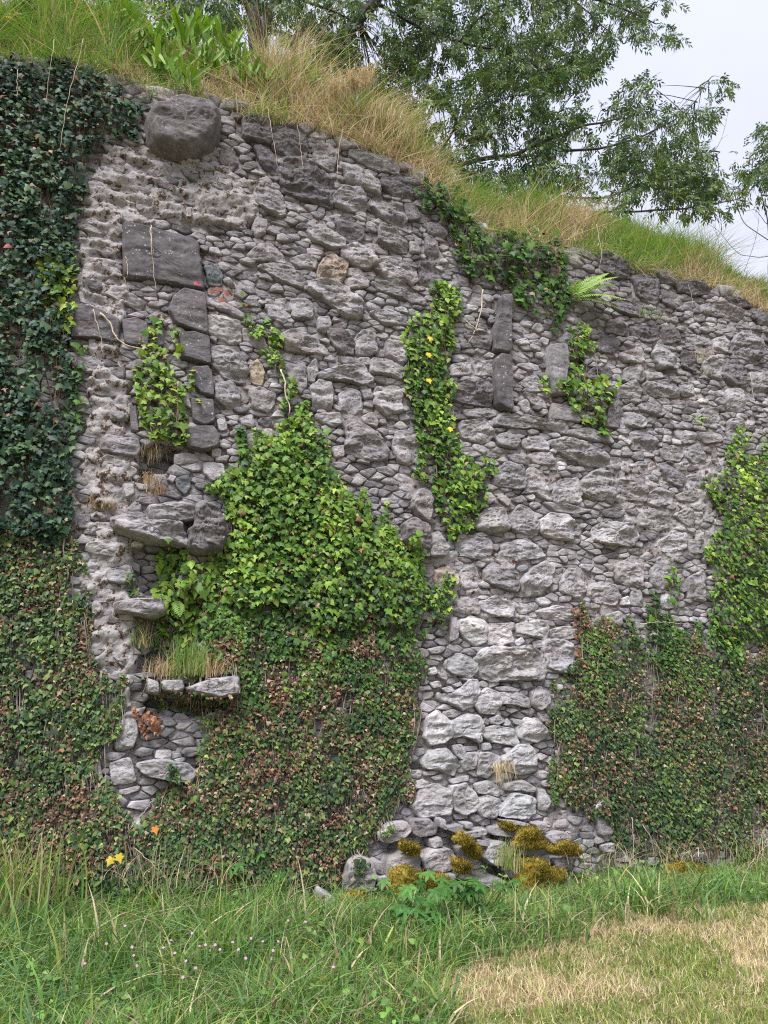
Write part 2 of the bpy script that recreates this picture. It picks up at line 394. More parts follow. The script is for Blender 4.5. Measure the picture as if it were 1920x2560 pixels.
ST['C'] = """d .09|790,40 850,25 940,80 955,150 880,150 790,100
d .08|960,140 1060,125 1100,200 1080,290 990,240
d .07|1210,170 1330,165 1370,230 1270,240 1210,220
d .08|850,280 960,245 1020,290 1000,355 890,330
d .06|1105,210 1160,240 1180,310 1120,280
d .08|780,470 850,450 890,490 860,545 790,540
d .07|820,390 880,360 940,420 920,450 830,430
d .07|950,390 1090,400 1110,470 1040,490 970,450
d .06|1110,410 1200,430 1210,480 1130,500
l .08|1065,540 1100,490 1180,570 1200,620 1100,620
m .07|890,540 1010,510 1020,590 920,590
d .06|1210,540 1280,540 1290,640 1220,610
m .07|1320,600 1370,560 1430,600 1420,680 1340,660
d .09|1440,600 1500,570 1560,630 1560,700 1480,710 1440,670
m .08|1480,470 1550,420 1620,460 1635,560 1580,590 1490,550
m .07|1330,290 1400,270 1530,330 1520,370 1400,350 1330,330
l .06|1380,470 1440,450 1475,500 1450,540 1390,520
m .06|1260,460 1360,460 1370,500 1280,500
d .09|90,440 180,430 225,450 220,520 150,510
d .12|15,700 80,680 220,680 240,730 230,810 120,805 20,780
m .06|20,600 120,590 130,640 80,660 10,660
m .06|130,580 240,575 250,660 150,660
l .05|370,700 430,660 500,700 500,740 440,745
m .06|390,745 500,780 520,830 440,810
l .06|365,800 410,780 430,830 410,860
m .07|90,830 220,830 260,870 170,880 110,870
m .08|250,880 300,855 480,885 620,900 630,960 500,930 380,930 260,920
m .08|630,940 730,930 855,975 850,1010 740,990 640,965
m .10|540,1000 630,980 790,1050 830,1080 830,1130 700,1120 580,1060
m .08|255,975 320,945 380,1000 350,1040 270,1020
m .07|60,900 200,890 240,970 200,1010 80,980
l .07|385,990 480,965 530,1010 520,1050 400,1040
m .07|950,950 1030,935 1095,1000 1060,1060 960,1040
m .07|920,620 1000,600 1030,660 1010,690 930,680
d .06|750,620 830,610 860,660 790,690 720,670
m .07|890,720 960,680 1010,740 1000,780 900,770
m .07|1025,700 1110,690 1200,730 1200,770 1090,770 1030,740
d .06|840,790 880,770 900,840 890,930 830,930
m .07|920,850 1000,840 1040,890 1020,930 930,920
m .07|990,810 1080,790 1140,850 1110,870 1010,840
m .06|1100,1040 1170,1020 1230,1060 1200,1110 1120,1090
m .06|1230,1020 1300,1010 1340,1090 1290,1120 1230,1080
m .06|1460,890 1530,880 1550,1000 1500,1040 1460,970
m .07|1450,730 1530,730 1540,850 1460,840
m .06|1320,830 1400,830 1420,920 1340,910
m .06|310,1070 380,1070 420,1120 340,1110
l .06|420,1060 540,1060 560,1120 450,1120
m .05|1200,700 1270,690 1280,760 1220,770
m .05|1030,650 1110,640 1120,670 1040,680
d .06|1600,340 1670,330 1680,400 1620,390
d .06|1440,250 1540,260 1590,300 1500,310
d .07|1080,110 1150,120 1190,180 1110,180
d .05|50,130 110,150 110,200 70,200
m .06|1570,640 1669,640 1669,740 1590,750
m .06|1290,950 1420,960 1430,1000 1340,1010
m .05|1180,940 1280,950 1290,1000 1200,990"""
ST['D'] = """m .09|575,290 640,235 720,260 740,340 730,380 580,360
m .08|735,290 770,265 830,310 860,400 850,430 790,390 735,390
m .08|885,390 910,330 1010,320 1030,370 1020,450 960,450 890,440
m .08|1035,330 1100,280 1180,290 1195,370 1190,450 1090,430 1035,400
m .07|1205,330 1330,330 1370,380 1360,440 1220,430
m .07|1375,400 1430,370 1510,400 1500,450 1420,470 1370,440
m .12|485,530 540,475 620,475 660,530 640,590 560,605 490,580
m .11|660,520 710,460 780,500 805,560 800,615 740,610 665,580
l .10|815,540 880,500 970,515 990,570 980,640 880,630 820,600
l .09|1085,590 1150,540 1280,560 1330,620 1300,670 1180,660 1100,640
d .2|105,560 160,530 230,570 245,660 240,720 180,710 115,650
m .16|250,610 290,600 340,680 330,720 245,725
m .19|155,430 190,380 250,390 260,470 235,545 190,510 160,470
m .06|380,650 450,615 560,640 560,720 470,740 370,710
m .07|620,660 750,630 830,690 830,730 700,745 620,720
m .07|525,800 570,755 660,810 710,870 690,910 580,880 530,850
l .08|720,850 770,790 840,755 885,790 880,850 830,920 750,930 720,900
l .10|925,860 960,790 1020,790 1060,850 1040,920 1000,940 930,910
m .09|1060,890 1130,855 1210,880 1230,930 1210,980 1110,970 1060,930
m .07|1210,770 1280,730 1340,770 1345,880 1280,890 1215,850
m .07|1390,790 1430,730 1480,760 1490,860 1440,900 1400,870
m .06|1430,650 1520,590 1570,600 1570,680 1500,710 1440,690
m .06|1580,640 1659,640 1659,710 1590,710
m .06|1580,840 1659,800 1669,960 1580,950
d .07|1140,490 1190,475 1250,510 1220,530 1150,520
m .07|1330,510 1400,475 1490,520 1500,570 1430,590 1340,570
m .07|1510,510 1580,475 1650,530 1640,580 1560,560
m .07|1515,410 1590,385 1640,420 1600,445 1530,440
l .06|500,420 550,395 580,430 560,450 500,445
m .05|590,420 630,410 655,440 640,470
l .06|660,430 720,410 745,440 700,450
m .08|840,440 960,460 1080,490 1000,510 900,490
r .06|270,800 330,770 390,840 370,920 300,910 270,860
m .05|400,800 460,770 500,840 480,890 410,890
l .08|240,940 290,910 305,970 270,1005 230,980
l .07|500,960 590,930 680,990 660,1040 560,1030 510,1000
l .06|380,950 440,940 500,990 490,1030 380,1000
l .06|690,990 780,965 800,1000 720,1030
l .07|800,1010 900,980 1020,1010 980,1060 850,1050
l .07|395,1055 500,1050 530,1080 530,1170 480,1190 420,1150 395,1100
l .07|540,1100 660,1090 680,1170 600,1190 540,1180
l .08|695,1080 740,1050 830,1060 860,1100 850,1150 760,1140 700,1120
l .07|865,1110 940,1090 1000,1100 1000,1150 930,1160 865,1140
l .05|1150,1030 1230,1010 1240,1080 1180,1100
l .05|1440,920 1500,920 1510,990 1450,1000
d .06|1430,250 1480,240 1570,320 1540,370 1460,330
m .06|1570,310 1650,290 1665,380 1590,370
l .05|1020,1050 1070,1040 1060,1100 1020,1090
l .05|350,1050 385,1040 385,1150 345,1170
l .05|1230,950 1270,930 1280,980 1230,980
l .05|1285,910 1330,900 1350,990 1290,980"""
ST['E'] = """l .15|715,600 730,490 780,390 900,365 1180,365 1330,430 1360,590 1310,660 1100,650 880,670
b .10|430,540 470,440 560,420 700,480 715,590 640,640 500,600
b .11|1330,310 1460,285 1560,320 1640,380 1640,590 1500,590 1380,540 1330,400
b .12|370,780 470,800 560,740 640,670 720,660 730,760 690,900 580,940 500,890 380,840
l .10|720,800 800,740 900,780 930,880 880,970 760,970 700,900
l .09|890,780 1060,770 1180,830 1190,920 1060,890 930,880
l .11|1220,780 1300,720 1390,800 1380,870 1300,940 1220,900
b .11|260,1010 350,950 460,1040 490,1170 400,1240 280,1260 230,1180
b .12|480,1050 620,970 740,1000 770,1090 740,1240 600,1180 500,1200
l .11|770,1120 900,1080 1050,1120 1100,1240 1080,1270 880,1240 780,1190
l .12|1100,1100 1180,1010 1290,1060 1350,1130 1350,1200 1250,1240 1100,1190
b .12|220,1420 300,1310 440,1290 520,1400 565,1440 510,1550 380,1500 250,1480
l .11|570,1420 620,1340 710,1330 700,1480 600,1500
l .11|720,1340 820,1330 930,1370 930,1470 820,1560 720,1540
l .11|950,1390 1080,1270 1200,1260 1255,1340 1250,1500 1100,1530 960,1490
b .12|140,1780 220,1680 350,1630 470,1690 475,1850 460,1910 200,1930 130,1840
l .11|475,1650 600,1615 690,1690 730,1840 620,1910 510,1870 480,1760
b .09|730,1760 800,1720 930,1760 960,1820 890,1940 760,1920 720,1860
b .14|950,1850 1060,1710 1190,1730 1265,1760 1260,1890 1180,1940 1000,1930 930,1910
l .07|1280,1670 1340,1680 1390,1790 1360,1870 1280,1860
b .08|700,1620 800,1590 900,1640 920,1740 830,1720 720,1700
l .08|980,1620 1130,1580 1260,1660 1240,1700 1100,1680 980,1680
l .08|400,960 480,930 580,970 500,1010 420,1000
b .07|250,570 330,540 345,600 300,620 250,610
l .07|350,590 430,620 430,670 370,640
l .07|490,1270 570,1260 610,1330 570,1400 510,1340
b .08|830,1020 910,980 970,1040 900,1080 840,1060
l .07|280,690 360,670 390,720 310,740
l .07|395,740 470,720 510,770 430,780
l .06|1270,960 1340,940 1380,1050 1310,1050
l .06|1340,900 1420,900 1420,980 1370,980
l .08|890,730 990,720 1120,750 1090,770 920,760
l .07|1130,690 1200,680 1230,720 1150,750
l .06|590,1280 710,1270 720,1310 600,1320
b .08|740,1250 820,1240 845,1300 760,1310
b .06|1060,320 1120,265 1150,310 1090,350
l .06|1230,310 1330,290 1330,360 1250,370
m .07|1040,1020 1170,1040 1160,1090 1060,1070
l .05|290,1560 390,1530 400,1570 330,1590
l .06|460,1580 640,1540 630,1590 480,1620
l .06|800,150 1060,130 1040,210 810,200"""
ST['H'] = """m .11|285,60 330,20 560,50 580,110 540,175 400,160 290,130
m .06|250,230 330,180 440,210 560,290 500,360 330,330
l .05|450,390 530,400 540,470 480,500
m .1|180,860 330,830 470,880 460,960 300,940 190,920
m .14|330,1060 500,1020 520,1130 440,1160 350,1140
g .05|850,360 960,330 970,420 930,480 870,420
m .05|690,320 770,330 800,400 760,450 700,400
m .05|1140,110 1210,130 1200,190 1140,180
m .06|1080,230 1220,240 1240,330 1150,370 1080,310
l .06|430,1400 530,1400 530,1450 420,1440
l .04|380,1480 520,1470 545,1610 430,1600
l .06|350,1680 420,1670 540,1770 540,1830 420,1780
b .04|1020,1120 1110,1130 1100,1200 1040,1210
d .02|110,630 200,630 210,740 110,740"""
ST['L'] = """l .08|500,130 540,40 580,40 600,120 570,190 500,200
m .22|590,260 700,240 810,260 850,300 820,340 740,330 640,310
l .1|680,200 740,200 735,240 670,235
l .08|470,260 560,230 590,330 490,350
l .06|370,280 430,240 440,330 390,350
m .1|560,540 610,500 650,560 640,620 570,590
m .08|820,370 880,370 890,430 830,440
l .08|1080,290 1130,230 1150,280 1100,330
l .08|1040,120 1080,95 1110,140 1070,170
m .1|480,790 590,785 580,830 490,830"""
ST['M'] = """b .12|910,450 940,400 975,420 980,465 930,470
m .1|920,490 980,480 985,560 940,570
m .1|940,610 1000,600 1000,640 950,640
m .12|1280,640 1420,640 1430,680 1290,680
d .1|1530,590 1590,570 1600,640 1540,660
m .1|1610,550 1669,545 1669,620 1620,620"""
ST['G'] = """m .07|110,310 230,240 380,290 410,380 270,370
m .07|135,910 210,890 320,990 325,1070 150,1010
m .06|380,930 450,860 580,900 740,1000 700,1080 520,1010
m .06|20,1500 160,1480 330,1550 350,1620 240,1660 100,1620
l .05|270,510 430,510 510,560 380,590
m .04|70,1890 200,1870 260,2000 430,2000 420,2080 110,2020
g .05|1000,1770 1080,1740 1100,1830 1020,1830
m .05|1070,1850 1150,1890 1180,2000 1100,1950"""
ST['K'] = """m .06|430,700 500,675 540,700 535,755 460,750
m .05|380,790 430,780 465,810 450,850 390,840"""
DRESSED = {'G': """d .07|530,270 700,290 1080,390 1240,450 1300,900 1150,870 950,830 550,770|large dark dressed block with white lichen specks
d .09|1010,950 1100,880 1310,930 1330,1310 1180,1260 1040,1210 960,1080|
d .08|1060,1290 1200,1280 1345,1330 1360,1590 1250,1560 1080,1520|
d .08|1180,1610 1330,1600 1370,1680 1385,1890 1260,1850 1170,1740|
d .07|1170,1900 1380,1910 1395,2110 1300,2150 1190,2100|
d .06|70,1040 180,1030 400,1110 515,1180 510,1390 300,1350 60,1340|
d .05|530,1170 660,1150 770,1200 780,1430 560,1400|
d .04|830,1190 910,1220 920,1420 840,1420|
d .04|600,2000 660,1960 690,2212 620,2200|""",
 'H': "d .1|910,-40 1150,-50 1200,30 1190,110 1070,135 950,110|",
 'C': """d .11|245,570 280,545 330,555 335,850 260,810 240,720|dark upright dressed jamb block, lower of two
d .09|235,430 265,330 275,245 330,240 330,540 240,530|dark upright dressed jamb block, upper of two
m .10|525,500 615,495 625,600 610,700 625,755 550,760 525,650|smooth grey dressed upright block beside the bright vine
m .05|535,800 690,830 690,905 530,885|"""}
LEDGE = """H m .22|360,650 470,620 700,680 900,680 945,780 945,860 850,840 700,830 560,800 400,740|jutting layered ledge stone
H d .26|1010,560 1080,520 1190,580 1240,700 1240,840 1200,900 1040,915 960,870 960,740 1020,690|dark jutting block at the end of the ledge
H m .16|640,560 900,530 1010,560 1010,660 900,680 700,660|
H m .19|390,1300 560,1270 750,1280 770,1380 690,1420 520,1390 400,1380|jutting stone over the dark hollow
H m .23|750,1910 900,1900 930,1960 900,2000 760,1990|
H m .27|960,1960 1130,1890 1340,1870 1355,2010 1200,2045 980,2000|thin jutting slab under the grass tuft
H m .18|640,1890 730,1920 740,2020 640,2000|"""
FOOT = """F l .2|150,400 170,310 220,275 300,310 320,380 310,470 240,470 160,480
F l .28|380,360 400,290 480,250 570,270 575,370 480,360 430,430 390,420
F l .28|580,290 640,240 730,230 780,290 770,340 680,365 590,350
F l .20|345,150 400,90 500,80 525,130 480,170 400,200 360,190
F l .26|790,230 850,215 880,280 870,320 820,300
F l .26|950,220 1040,190 1100,240 1090,300 1000,330 950,290
F l .24|1180,270 1300,255 1320,310 1270,340 1200,300
F l .22|1320,290 1430,280 1430,340 1360,350
F m .34|0,470 90,520 60,600 0,590
F m .34|850,430 900,400 1040,400 1000,500 880,480
F m .28|310,310 345,300 350,370 320,370
F m .3|325,390 370,380 385,450 340,470
E m .18|110,1960 270,1940 350,2010 330,2080 180,2110 110,2080
E b .20|350,1940 400,1940 420,2050 360,2020
E l .18|420,2030 560,1990 575,2060 500,2070
E l .20|570,2070 780,2030 800,2080 650,2120
E m .20|850,2030 960,2000 1100,2080 1000,2110 850,2090
E l .18|930,1950 1080,1960 1190,1990 1180,2010 1000,1985
E l .16|1220,1980 1330,1970 1340,2050 1260,2040
E l .18|1340,2090 1500,2060 1590,2130 1560,2170 1400,2170
E l .16|580,1980 650,1970 660,2020 590,2030
F m .26|1120,230 1300,230 1310,262 1140,268
F m .24|900,180 965,190 960,218 905,212
F l .24|630,180 690,165 700,215 640,230
F m .32|1060,330 1160,300 1180,400 1080,400
F m .34|600,380 760,370 760,420 640,430
F m .33|1180,350 1400,350 1420,470 1200,470
F m .33|460,380 580,370 590,460 470,480"""

class Rock: pass
ROCKS = []
def rock(px, D, c, cls, rough=1.0, edge=None, label=None, wback=-.13):
    r = Rock(); r.px = px; r.D = D * .62 if cls == 'stone' else D; D = r.D; r.uv = on_wall(px, D * .7); r.c = np.array(c, float); r.cls = cls; r.label = label; r.rough = rough
    r.edge = edge if edge is not None else rng.uniform(.04, .14); r.wback = wback
    x, y = r.uv[:, 0], r.uv[:, 1]; r.area = abs(np.sum(x * np.roll(y, -1) - y * np.roll(x, -1))) / 2
    ROCKS.append(r); return r
def parse(txt):
    for ln in txt.strip().split('\n'):
        f = ln.strip().split('|'); c, D = f[0].split()[-2:]
        yield f[0].split()[0], c, float(D), f[1], (f[2] if len(f) > 2 else None)
def shade(c, px):
    """stone colour: the kind of stone, darker (algae-weathered) towards the top right, paler where it was re-pointed low down"""
    y = px[:, 1].mean(); x = px[:, 0].mean()
    k = np.interp(y, [250, 800, 1250, 1500], [.84, .92, .98, 1.0]) * rng.uniform(.82, 1.18)
    a = np.array(col_of(c)) * k
    return a * (1 + rng.uniform(-.012, .012, 3))
for z, txt in ST.items():
    for _, c, D, s, _l in parse(txt):
        p = pts(z, s); rock(p, D, shade(c, p), 'stone')
for z, txt in DRESSED.items():
    for _, c, D, s, l in parse(txt):
        p = pts(z, s); rock(p, D, np.array(col_of(c)) * rng.uniform(.62, .8), 'dressed_block', .3, .07, l or None)
for z, c, D, s, l in parse(LEDGE):
    p = pts(z, s); rock(p, D, np.array(col_of(c)) * rng.uniform(.95, 1.1), 'ledge_stone', 1.2, .25, l or None, -.3)
for z, c, D, s, l in parse(FOOT):
    p = pts(z, s); rock(p, D * .9, shade(c, p) * .86, 'footing_stone', 1.0, None, None, -.1)
bp_ = pts('K', '635,470 700,440 770,408 850,428 930,440 955,480 952,545 915,605 850,635 800,645 700,622 645,585')
boulder = rock(bp_, .28, (.15, .142, .145), 'boulder', .5, .3, 'big round dark boulder jutting from the wall top', -.3)

# ------------------------------------------------------------------ fill: the small rubble between them
def clip_cell(c, nb, size, asp):
    P = [np.array([-size, -size]), np.array([size, -size]), np.array([size, size]), np.array([-size, size])]
    for q in nb:
        m = q / 2; Pn = []
        dist = [(p - m) @ q for p in P]
        for i in range(len(P)):
            a, b = P[i], P[(i + 1) % len(P)]; da, db = dist[i], dist[(i + 1) % len(P)]
            if da <= 0: Pn.append(a)
            if (da < 0) != (db < 0) and abs(da - db) > 1e-12: Pn.append(a + (b - a) * da / (da - db))
        P = Pn
        if len(P) < 3: return None
    return np.array(P)
ASP = 2.1
bu = [r.uv for r in ROCKS]
seeds = []; radii = []
cell = .2; grid = {}
def try_seed(u, v, rad):
    k = (int(u // cell), int(v * ASP // cell))
    for i in range(k[0] - 1, k[0] + 2):
        for j in range(k[1] - 1, k[1] + 2):
            for s_ in grid.get((i, j), ()):
                if (seeds[s_][0] - u) ** 2 + (seeds[s_][1] - v * ASP) ** 2 < ((rad + radii[s_]) * .55) ** 2: return
    grid.setdefault(k, []).append(len(seeds)); seeds.append((u, v * ASP)); radii.append(rad)
cand = np.stack([rng.uniform(U0, U1, 90000), rng.uniform(-.25, 9.2, 90000)], 1)
cand = cand[cand[:, 1] < vtop(cand[:, 0]) - .03]
cpx = proj(world(cand, .03))
ok = np.ones(len(cand), bool)
for r in ROCKS:
    a, b = r.px.min(0) - 5, r.px.max(0) + 5
    near = np.where((cpx[:, 0] > a[0]) & (cpx[:, 0] < b[0]) & (cpx[:, 1] > a[1]) & (cpx[:, 1] < b[1]))[0]
    if len(near): ok[near[inside(cpx[near], r.px)]] = False
mo = mortar_at(cpx)
frame = (cpx[:, 0] > -60) & (cpx[:, 0] < 1980)
nz_ = rng.random(len(cand))
# ghosts along the outlines of the traced stones keep the fill outside them
for r in ROCKS:
    q = r.uv; n = len(q); c0 = q.mean(0)
    for i in range(n):
        a, b = q[i], q[(i + 1) % n]; m_ = max(2, int(np.linalg.norm(b - a) / .045))
        for t in np.arange(m_) / m_:
            g_ = a + (b - a) * t; g_ = c0 + (g_ - c0) * (1 - min(.6, .03 / (np.linalg.norm(g_ - c0) + 1e-6)))
            k = (int(g_[0] // cell), int(g_[1] * ASP // cell)); grid.setdefault(k, []).append(len(seeds)); seeds.append((g_[0], g_[1] * ASP)); radii.append(.03)
NG = len(seeds); seed_m = {}
for i in np.where(ok)[0]:
    base = rng.choice([.06, .105, .165, .24], p=[.22, .33, .3, .15]) * (1 if frame[i] else 1.7)
    if mo[i] > .5: base *= 1.0 if nz_[i] < .55 else 1.6
    n0 = len(seeds); try_seed(cand[i, 0], cand[i, 1], base)
    if len(seeds) > n0: seed_m[n0] = (mo[i], nz_[i])
SD = np.array(seeds)
FILL = []
for i in range(NG, len(SD)):
    k = (int(SD[i, 0] // cell), int(SD[i, 1] // cell)); nb = []
    for a in range(k[0] - 2, k[0] + 3):
        for b in range(k[1] - 2, k[1] + 3): nb += grid.get((a, b), [])
    nb = np.array([j for j in nb if j != i])
    if not len(nb): continue
    d = SD[nb] - SD[i]; o = np.argsort((d ** 2).sum(1))[:26]
    P = clip_cell(SD[i], d[o], .3, ASP)
    if P is None: continue
    m_, z_ = seed_m[i]
    if m_ > .5 and z_ > .9: continue          # mortar shows here
    P = P * .95 + SD[i]; P = P / (1, ASP)
    px = proj(world(P, .03))
    r = Rock(); r.uv = P; r.px = px; r.cls = 'fill'; r.label = None
    rc = recess_at(px.mean(0)[None])[0]
    r.D = rng.choice([-.01, .008, .02, .034], p=[.25, .35, .28, .12]) - rc; r.wback = r.D - .11
    r.c = shade(rng.choice(list('mmmmlld')), px) * rng.uniform(.68, 1.2); r.rough = 1.1; r.edge = rng.uniform(.03, .12)
    x, y = P[:, 0], P[:, 1]; r.area = abs(np.sum(x * np.roll(y, -1) - y * np.roll(x, -1))) / 2
    if r.area > .0006: FILL.append(r)

# ------------------------------------------------------------------ stone meshes, noise evaluated in one batch
def chaikin(P, n=1, k=.2):
    for _ in range(n):
        Q = np.roll(P, -1, 0); P = np.stack([P * (1 - k) + Q * k, P * k + Q * (1 - k)], 1).reshape(-1, 2)
    return P
def resample(P, n):
    Q = np.concatenate([P, P[:1]]); d = np.r_[0, np.cumsum(np.linalg.norm(np.diff(Q, axis=0), axis=1))]
    t = np.linspace(0, d[-1], n, endpoint=False)
    return np.stack([np.interp(t, d, Q[:, k]) for k in (0, 1)], 1)
def rock_arrays(r, big):
    s = math.sqrt(r.area)
    nr = int(np.clip(s * 60, 8, 24)) if big else 4
    if big:
        ns = int(np.clip(s * 210, 26, 84)); B = resample(chaikin(r.uv, 2, .2) if r.cls == 'boulder' else chaikin(r.uv, 1, .06 if r.cls == 'dressed_block' else .1), ns)
        c = B.mean(0); B = c + (B - c) * (1.01 if r.cls == 'dressed_block' else 1.1)
    else:
        B = np.stack([r.uv, (r.uv + np.roll(r.uv, -1, 0)) / 2], 1).reshape(-1, 2); ns = len(B); c = B.mean(0); B = c + (B - c) * rng.uniform(.96, 1.03)
    t = np.linspace(0, 1, nr + 1)[:-1] ** 1.35                      # 0 = rim, towards 1 = middle; rings crowd at the rim
    rad = 1 - t
    g = B[None] * rad[:, None, None] + c[None, None] * (1 - rad[:, None, None])
    h = 1 - np.clip(1 - t / r.edge, 0, 1) ** 2.2
    dep = min(.05, .02 + .12 * s) * (.7 if r.cls == 'fill' else 1) if r.cls in ('stone', 'fill') else abs(r.D) * .7 + .03
    if r.cls == 'dressed_block': dep = .035
    if r.cls == 'boulder': dep = .3
    W = r.D - dep * (1 - h)
    W = np.repeat(W[:, None], ns, 1)
    # facets and tilt: a few flat breaks across the face
    loc = (g - c) / (s + 1e-6)
    k = .25 if r.cls == 'dressed_block' else (.5 if r.cls == 'boulder' else 1.0)
    tl = rng.normal(0, .05, 2) * k
    W += (loc @ tl) * s
    for _ in range(0 if r.cls in ('dressed_block',) else rng.integers(2, 5)):
        a = rng.uniform(0, 2 * math.pi); d_ = np.array([math.cos(a), math.sin(a)])
        cut = r.D + s * (rng.uniform(.04, .13) - rng.uniform(.1, .5) * (loc @ d_) * k)
        W = np.minimum(W, cut + s * .02)
    if r.cls in ('stone', 'footing_stone'): W = np.maximum(W, np.where(np.arange(nr)[:, None] > 1, r.D * .5, r.D * .2 - .02))
    Wb = np.full(ns, r.wback)
    V = np.concatenate([np.c_[B, Wb], np.c_[g.reshape(-1, 2), W.reshape(-1)], [[c[0], c[1], W[-1].mean()]]])
    T = []
    for i in range(nr):
        a = i * ns; b = a + ns; j = np.arange(ns); j2 = (j + 1) % ns
        T += [np.stack([a + j, a + j2, b + j2], 1), np.stack([a + j, b + j2, b + j], 1)]
    a = nr * ns; j = np.arange(ns); T.append(np.stack([a + j, a + (j + 1) % ns, np.full(ns, a + ns)], 1))
    return V, np.concatenate(T), s, ns
def build_rocks(lst, big):
    arr = [rock_arrays(r, big) for r in lst]
    UV = np.concatenate([a[0] for a in arr]); idx = np.concatenate([np.full(len(a[0]), i) for i, a in enumerate(arr)])
    off = rng.uniform(-40, 40, (len(arr), 3))[idx]; sz = np.array([a[2] for a in arr])[idx]; rg = np.array([r.rough for r in lst])[idx]
    q = UV * (1, 1.9, 1) + off
    n1 = fbm(q * (9 / np.clip(sz, .1, .5) * .22)[:, None], 3, 11); n2 = fbm(q * 26, 3, 23); n3 = fbm(UV * (16, 55, 16) + off, 2, 31)
    rough = rg * np.clip(sz, .06, .4)
    # bedding cracks: thin horizontal steps
    st = np.abs(n3); crack = np.clip(.07 - st, 0, .07) / .07
    bed = fbm(UV * (2.6, 9, 1) + off, 3, 51) * 5; fl_ = np.floor(bed); fr_ = np.clip((bed - fl_ - .72) / .28, 0, 1); terr = (fl_ + fr_ * fr_ * (3 - 2 * fr_)) / 5
    dw = rough * (.05 * n1 + .05 * n2 + .19 * terr) - crack * .012 * rg * (sz > .1)
    back = np.zeros(len(UV), bool); p = 0
    for a in arr: back[p:p + a[3]] = True; p += len(a[0])
    dw[back] = 0
    UV[:, 2] += dw
    jit = .06 * sz * rg
    UV[:, 0] += jit * fbm(q * 14, 2, 41); UV[:, 1] += jit * .7 * fbm(q * 14, 2, 43)
    P = world(UV[:, :2], UV[:, 2]); res = []; p = 0
    for r, a in zip(lst, arr):
        n = len(a[0]); col = np.repeat(r.c[None], n, 0); res.append((P[p:p + n], a[1], col)); p += n
    return res
wall = thing('rubble_wall', 'tall ruined rubble limestone wall overgrown with ivy, grass along its broken top', 'wall', O_ + np.array([0, 0, -.05]))
big = build_rocks(ROCKS, True)
order = sorted(range(len(ROCKS)), key=lambda i: -ROCKS[i].area)
nst = 0; rest = []
for i in order:
    r = ROCKS[i]
    if r.cls == 'stone':
        nst += 1
        if nst > 100: rest.append(big[i]); continue
    o = mesh(r.cls, *big[i][:2], M_DRESSED if r.cls == 'dressed_block' else M_STONE, big[i][2], wall, smooth=r.cls in ('dressed_block', 'boulder'))
    if r.label: o['label'] = r.label
V, T, K = join(rest + build_rocks(FILL, False))
tag(mesh('small_stones', V, T, M_STONE, K, wall), kind='stuff')

# mortar core: one rough sheet with depth, returned along the top
nu = 620; us = np.linspace(U0 - .3, U1 + .3, nu); nv = 330
G = np.stack(np.meshgrid(us, np.linspace(0, 1, nv), indexing='ij'), -1)
vv = -.4 + G[..., 1] * (vtop(G[..., 0]) + .4)
uv = np.stack([G[..., 0].ravel(), vv.ravel()], 1); px = proj(world(uv, 0))
mm = mortar_at(px); rc = recess_at(px)
wz = -.026 + .055 * fbm(uv * (3.5, 5), 5, 3, .6) + mm * .055 - rc
bd_ = fbm(uv * (6, 15), 4, 78, .6) * 7; fb_ = np.floor(bd_); fc_ = np.clip((bd_ - fb_ - .7) / .3, 0, 1)
wz += mm * .035 * (fb_ + fc_) / 3 + .008 * fbm(uv * 60, 2, 79)
topm = np.clip((vv.ravel() - vtop(uv[:, 0]) + .25) / .25, 0, 1); wz -= .1 * topm ** 2
P = world(uv, wz).reshape(nu, nv, 3)
topb = P[:, -1] - .5 * N_ + (0, 0, -.02); P = np.concatenate([P, topb[:, None]], 1); nv += 1
ii, jj = np.meshgrid(np.arange(nu - 1), np.arange(nv - 1), indexing='ij'); a = (ii * nv + jj).ravel()
T = np.concatenate([np.stack([a, a + nv, a + nv + 1], 1), np.stack([a, a + nv + 1, a + 1], 1)])
yk = np.interp(px[:, 1], [250, 900, 1500], [.8, .95, 1.0])
colr = np.where(mm[:, None] > .4, np.array([[.34, .325, .328]]), np.array([[.29, .27, .275]])) * yk[:, None]
colr = np.concatenate([colr.reshape(nu, nv - 1, 3), np.full((nu, 1, 3), .1)], 1).reshape(-1, 3)
mesh('mortar_core', P.reshape(-1, 3), T, M_MORTAR, colr, wall, smooth=True)

# front surface map (in wall cells), so plants lie on the stones and not in them
GU, GV = 420, 330
fm = np.full((GU, GV), .02)
gu = np.linspace(U0, U1, GU); gv = np.linspace(-.3, 9.4, GV)
gg = np.stack(np.meshgrid(gu, gv, indexing='ij'), -1)
fm -= recess_at(proj(world(gg.reshape(-1, 2), 0))).reshape(GU, GV) * .8
for r in ROCKS:
    a, b = r.uv.min(0), r.uv.max(0)
    i0, i1 = np.searchsorted(gu, [a[0], b[0]]); j0, j1 = np.searchsorted(gv, [a[1], b[1]])
    sub = gg[i0:i1, j0:j1]
    if sub.size:
        m_ = inside(sub.reshape(-1, 2), r.uv).reshape(sub.shape[:2]); fm[i0:i1, j0:j1] = np.where(m_, np.maximum(fm[i0:i1, j0:j1], r.D), fm[i0:i1, j0:j1])
def front(uv):
    i = np.clip(np.searchsorted(gu, uv[:, 0]), 0, GU - 1); j = np.clip(np.searchsorted(gv, uv[:, 1]), 0, GV - 1)
    return fm[i, j]

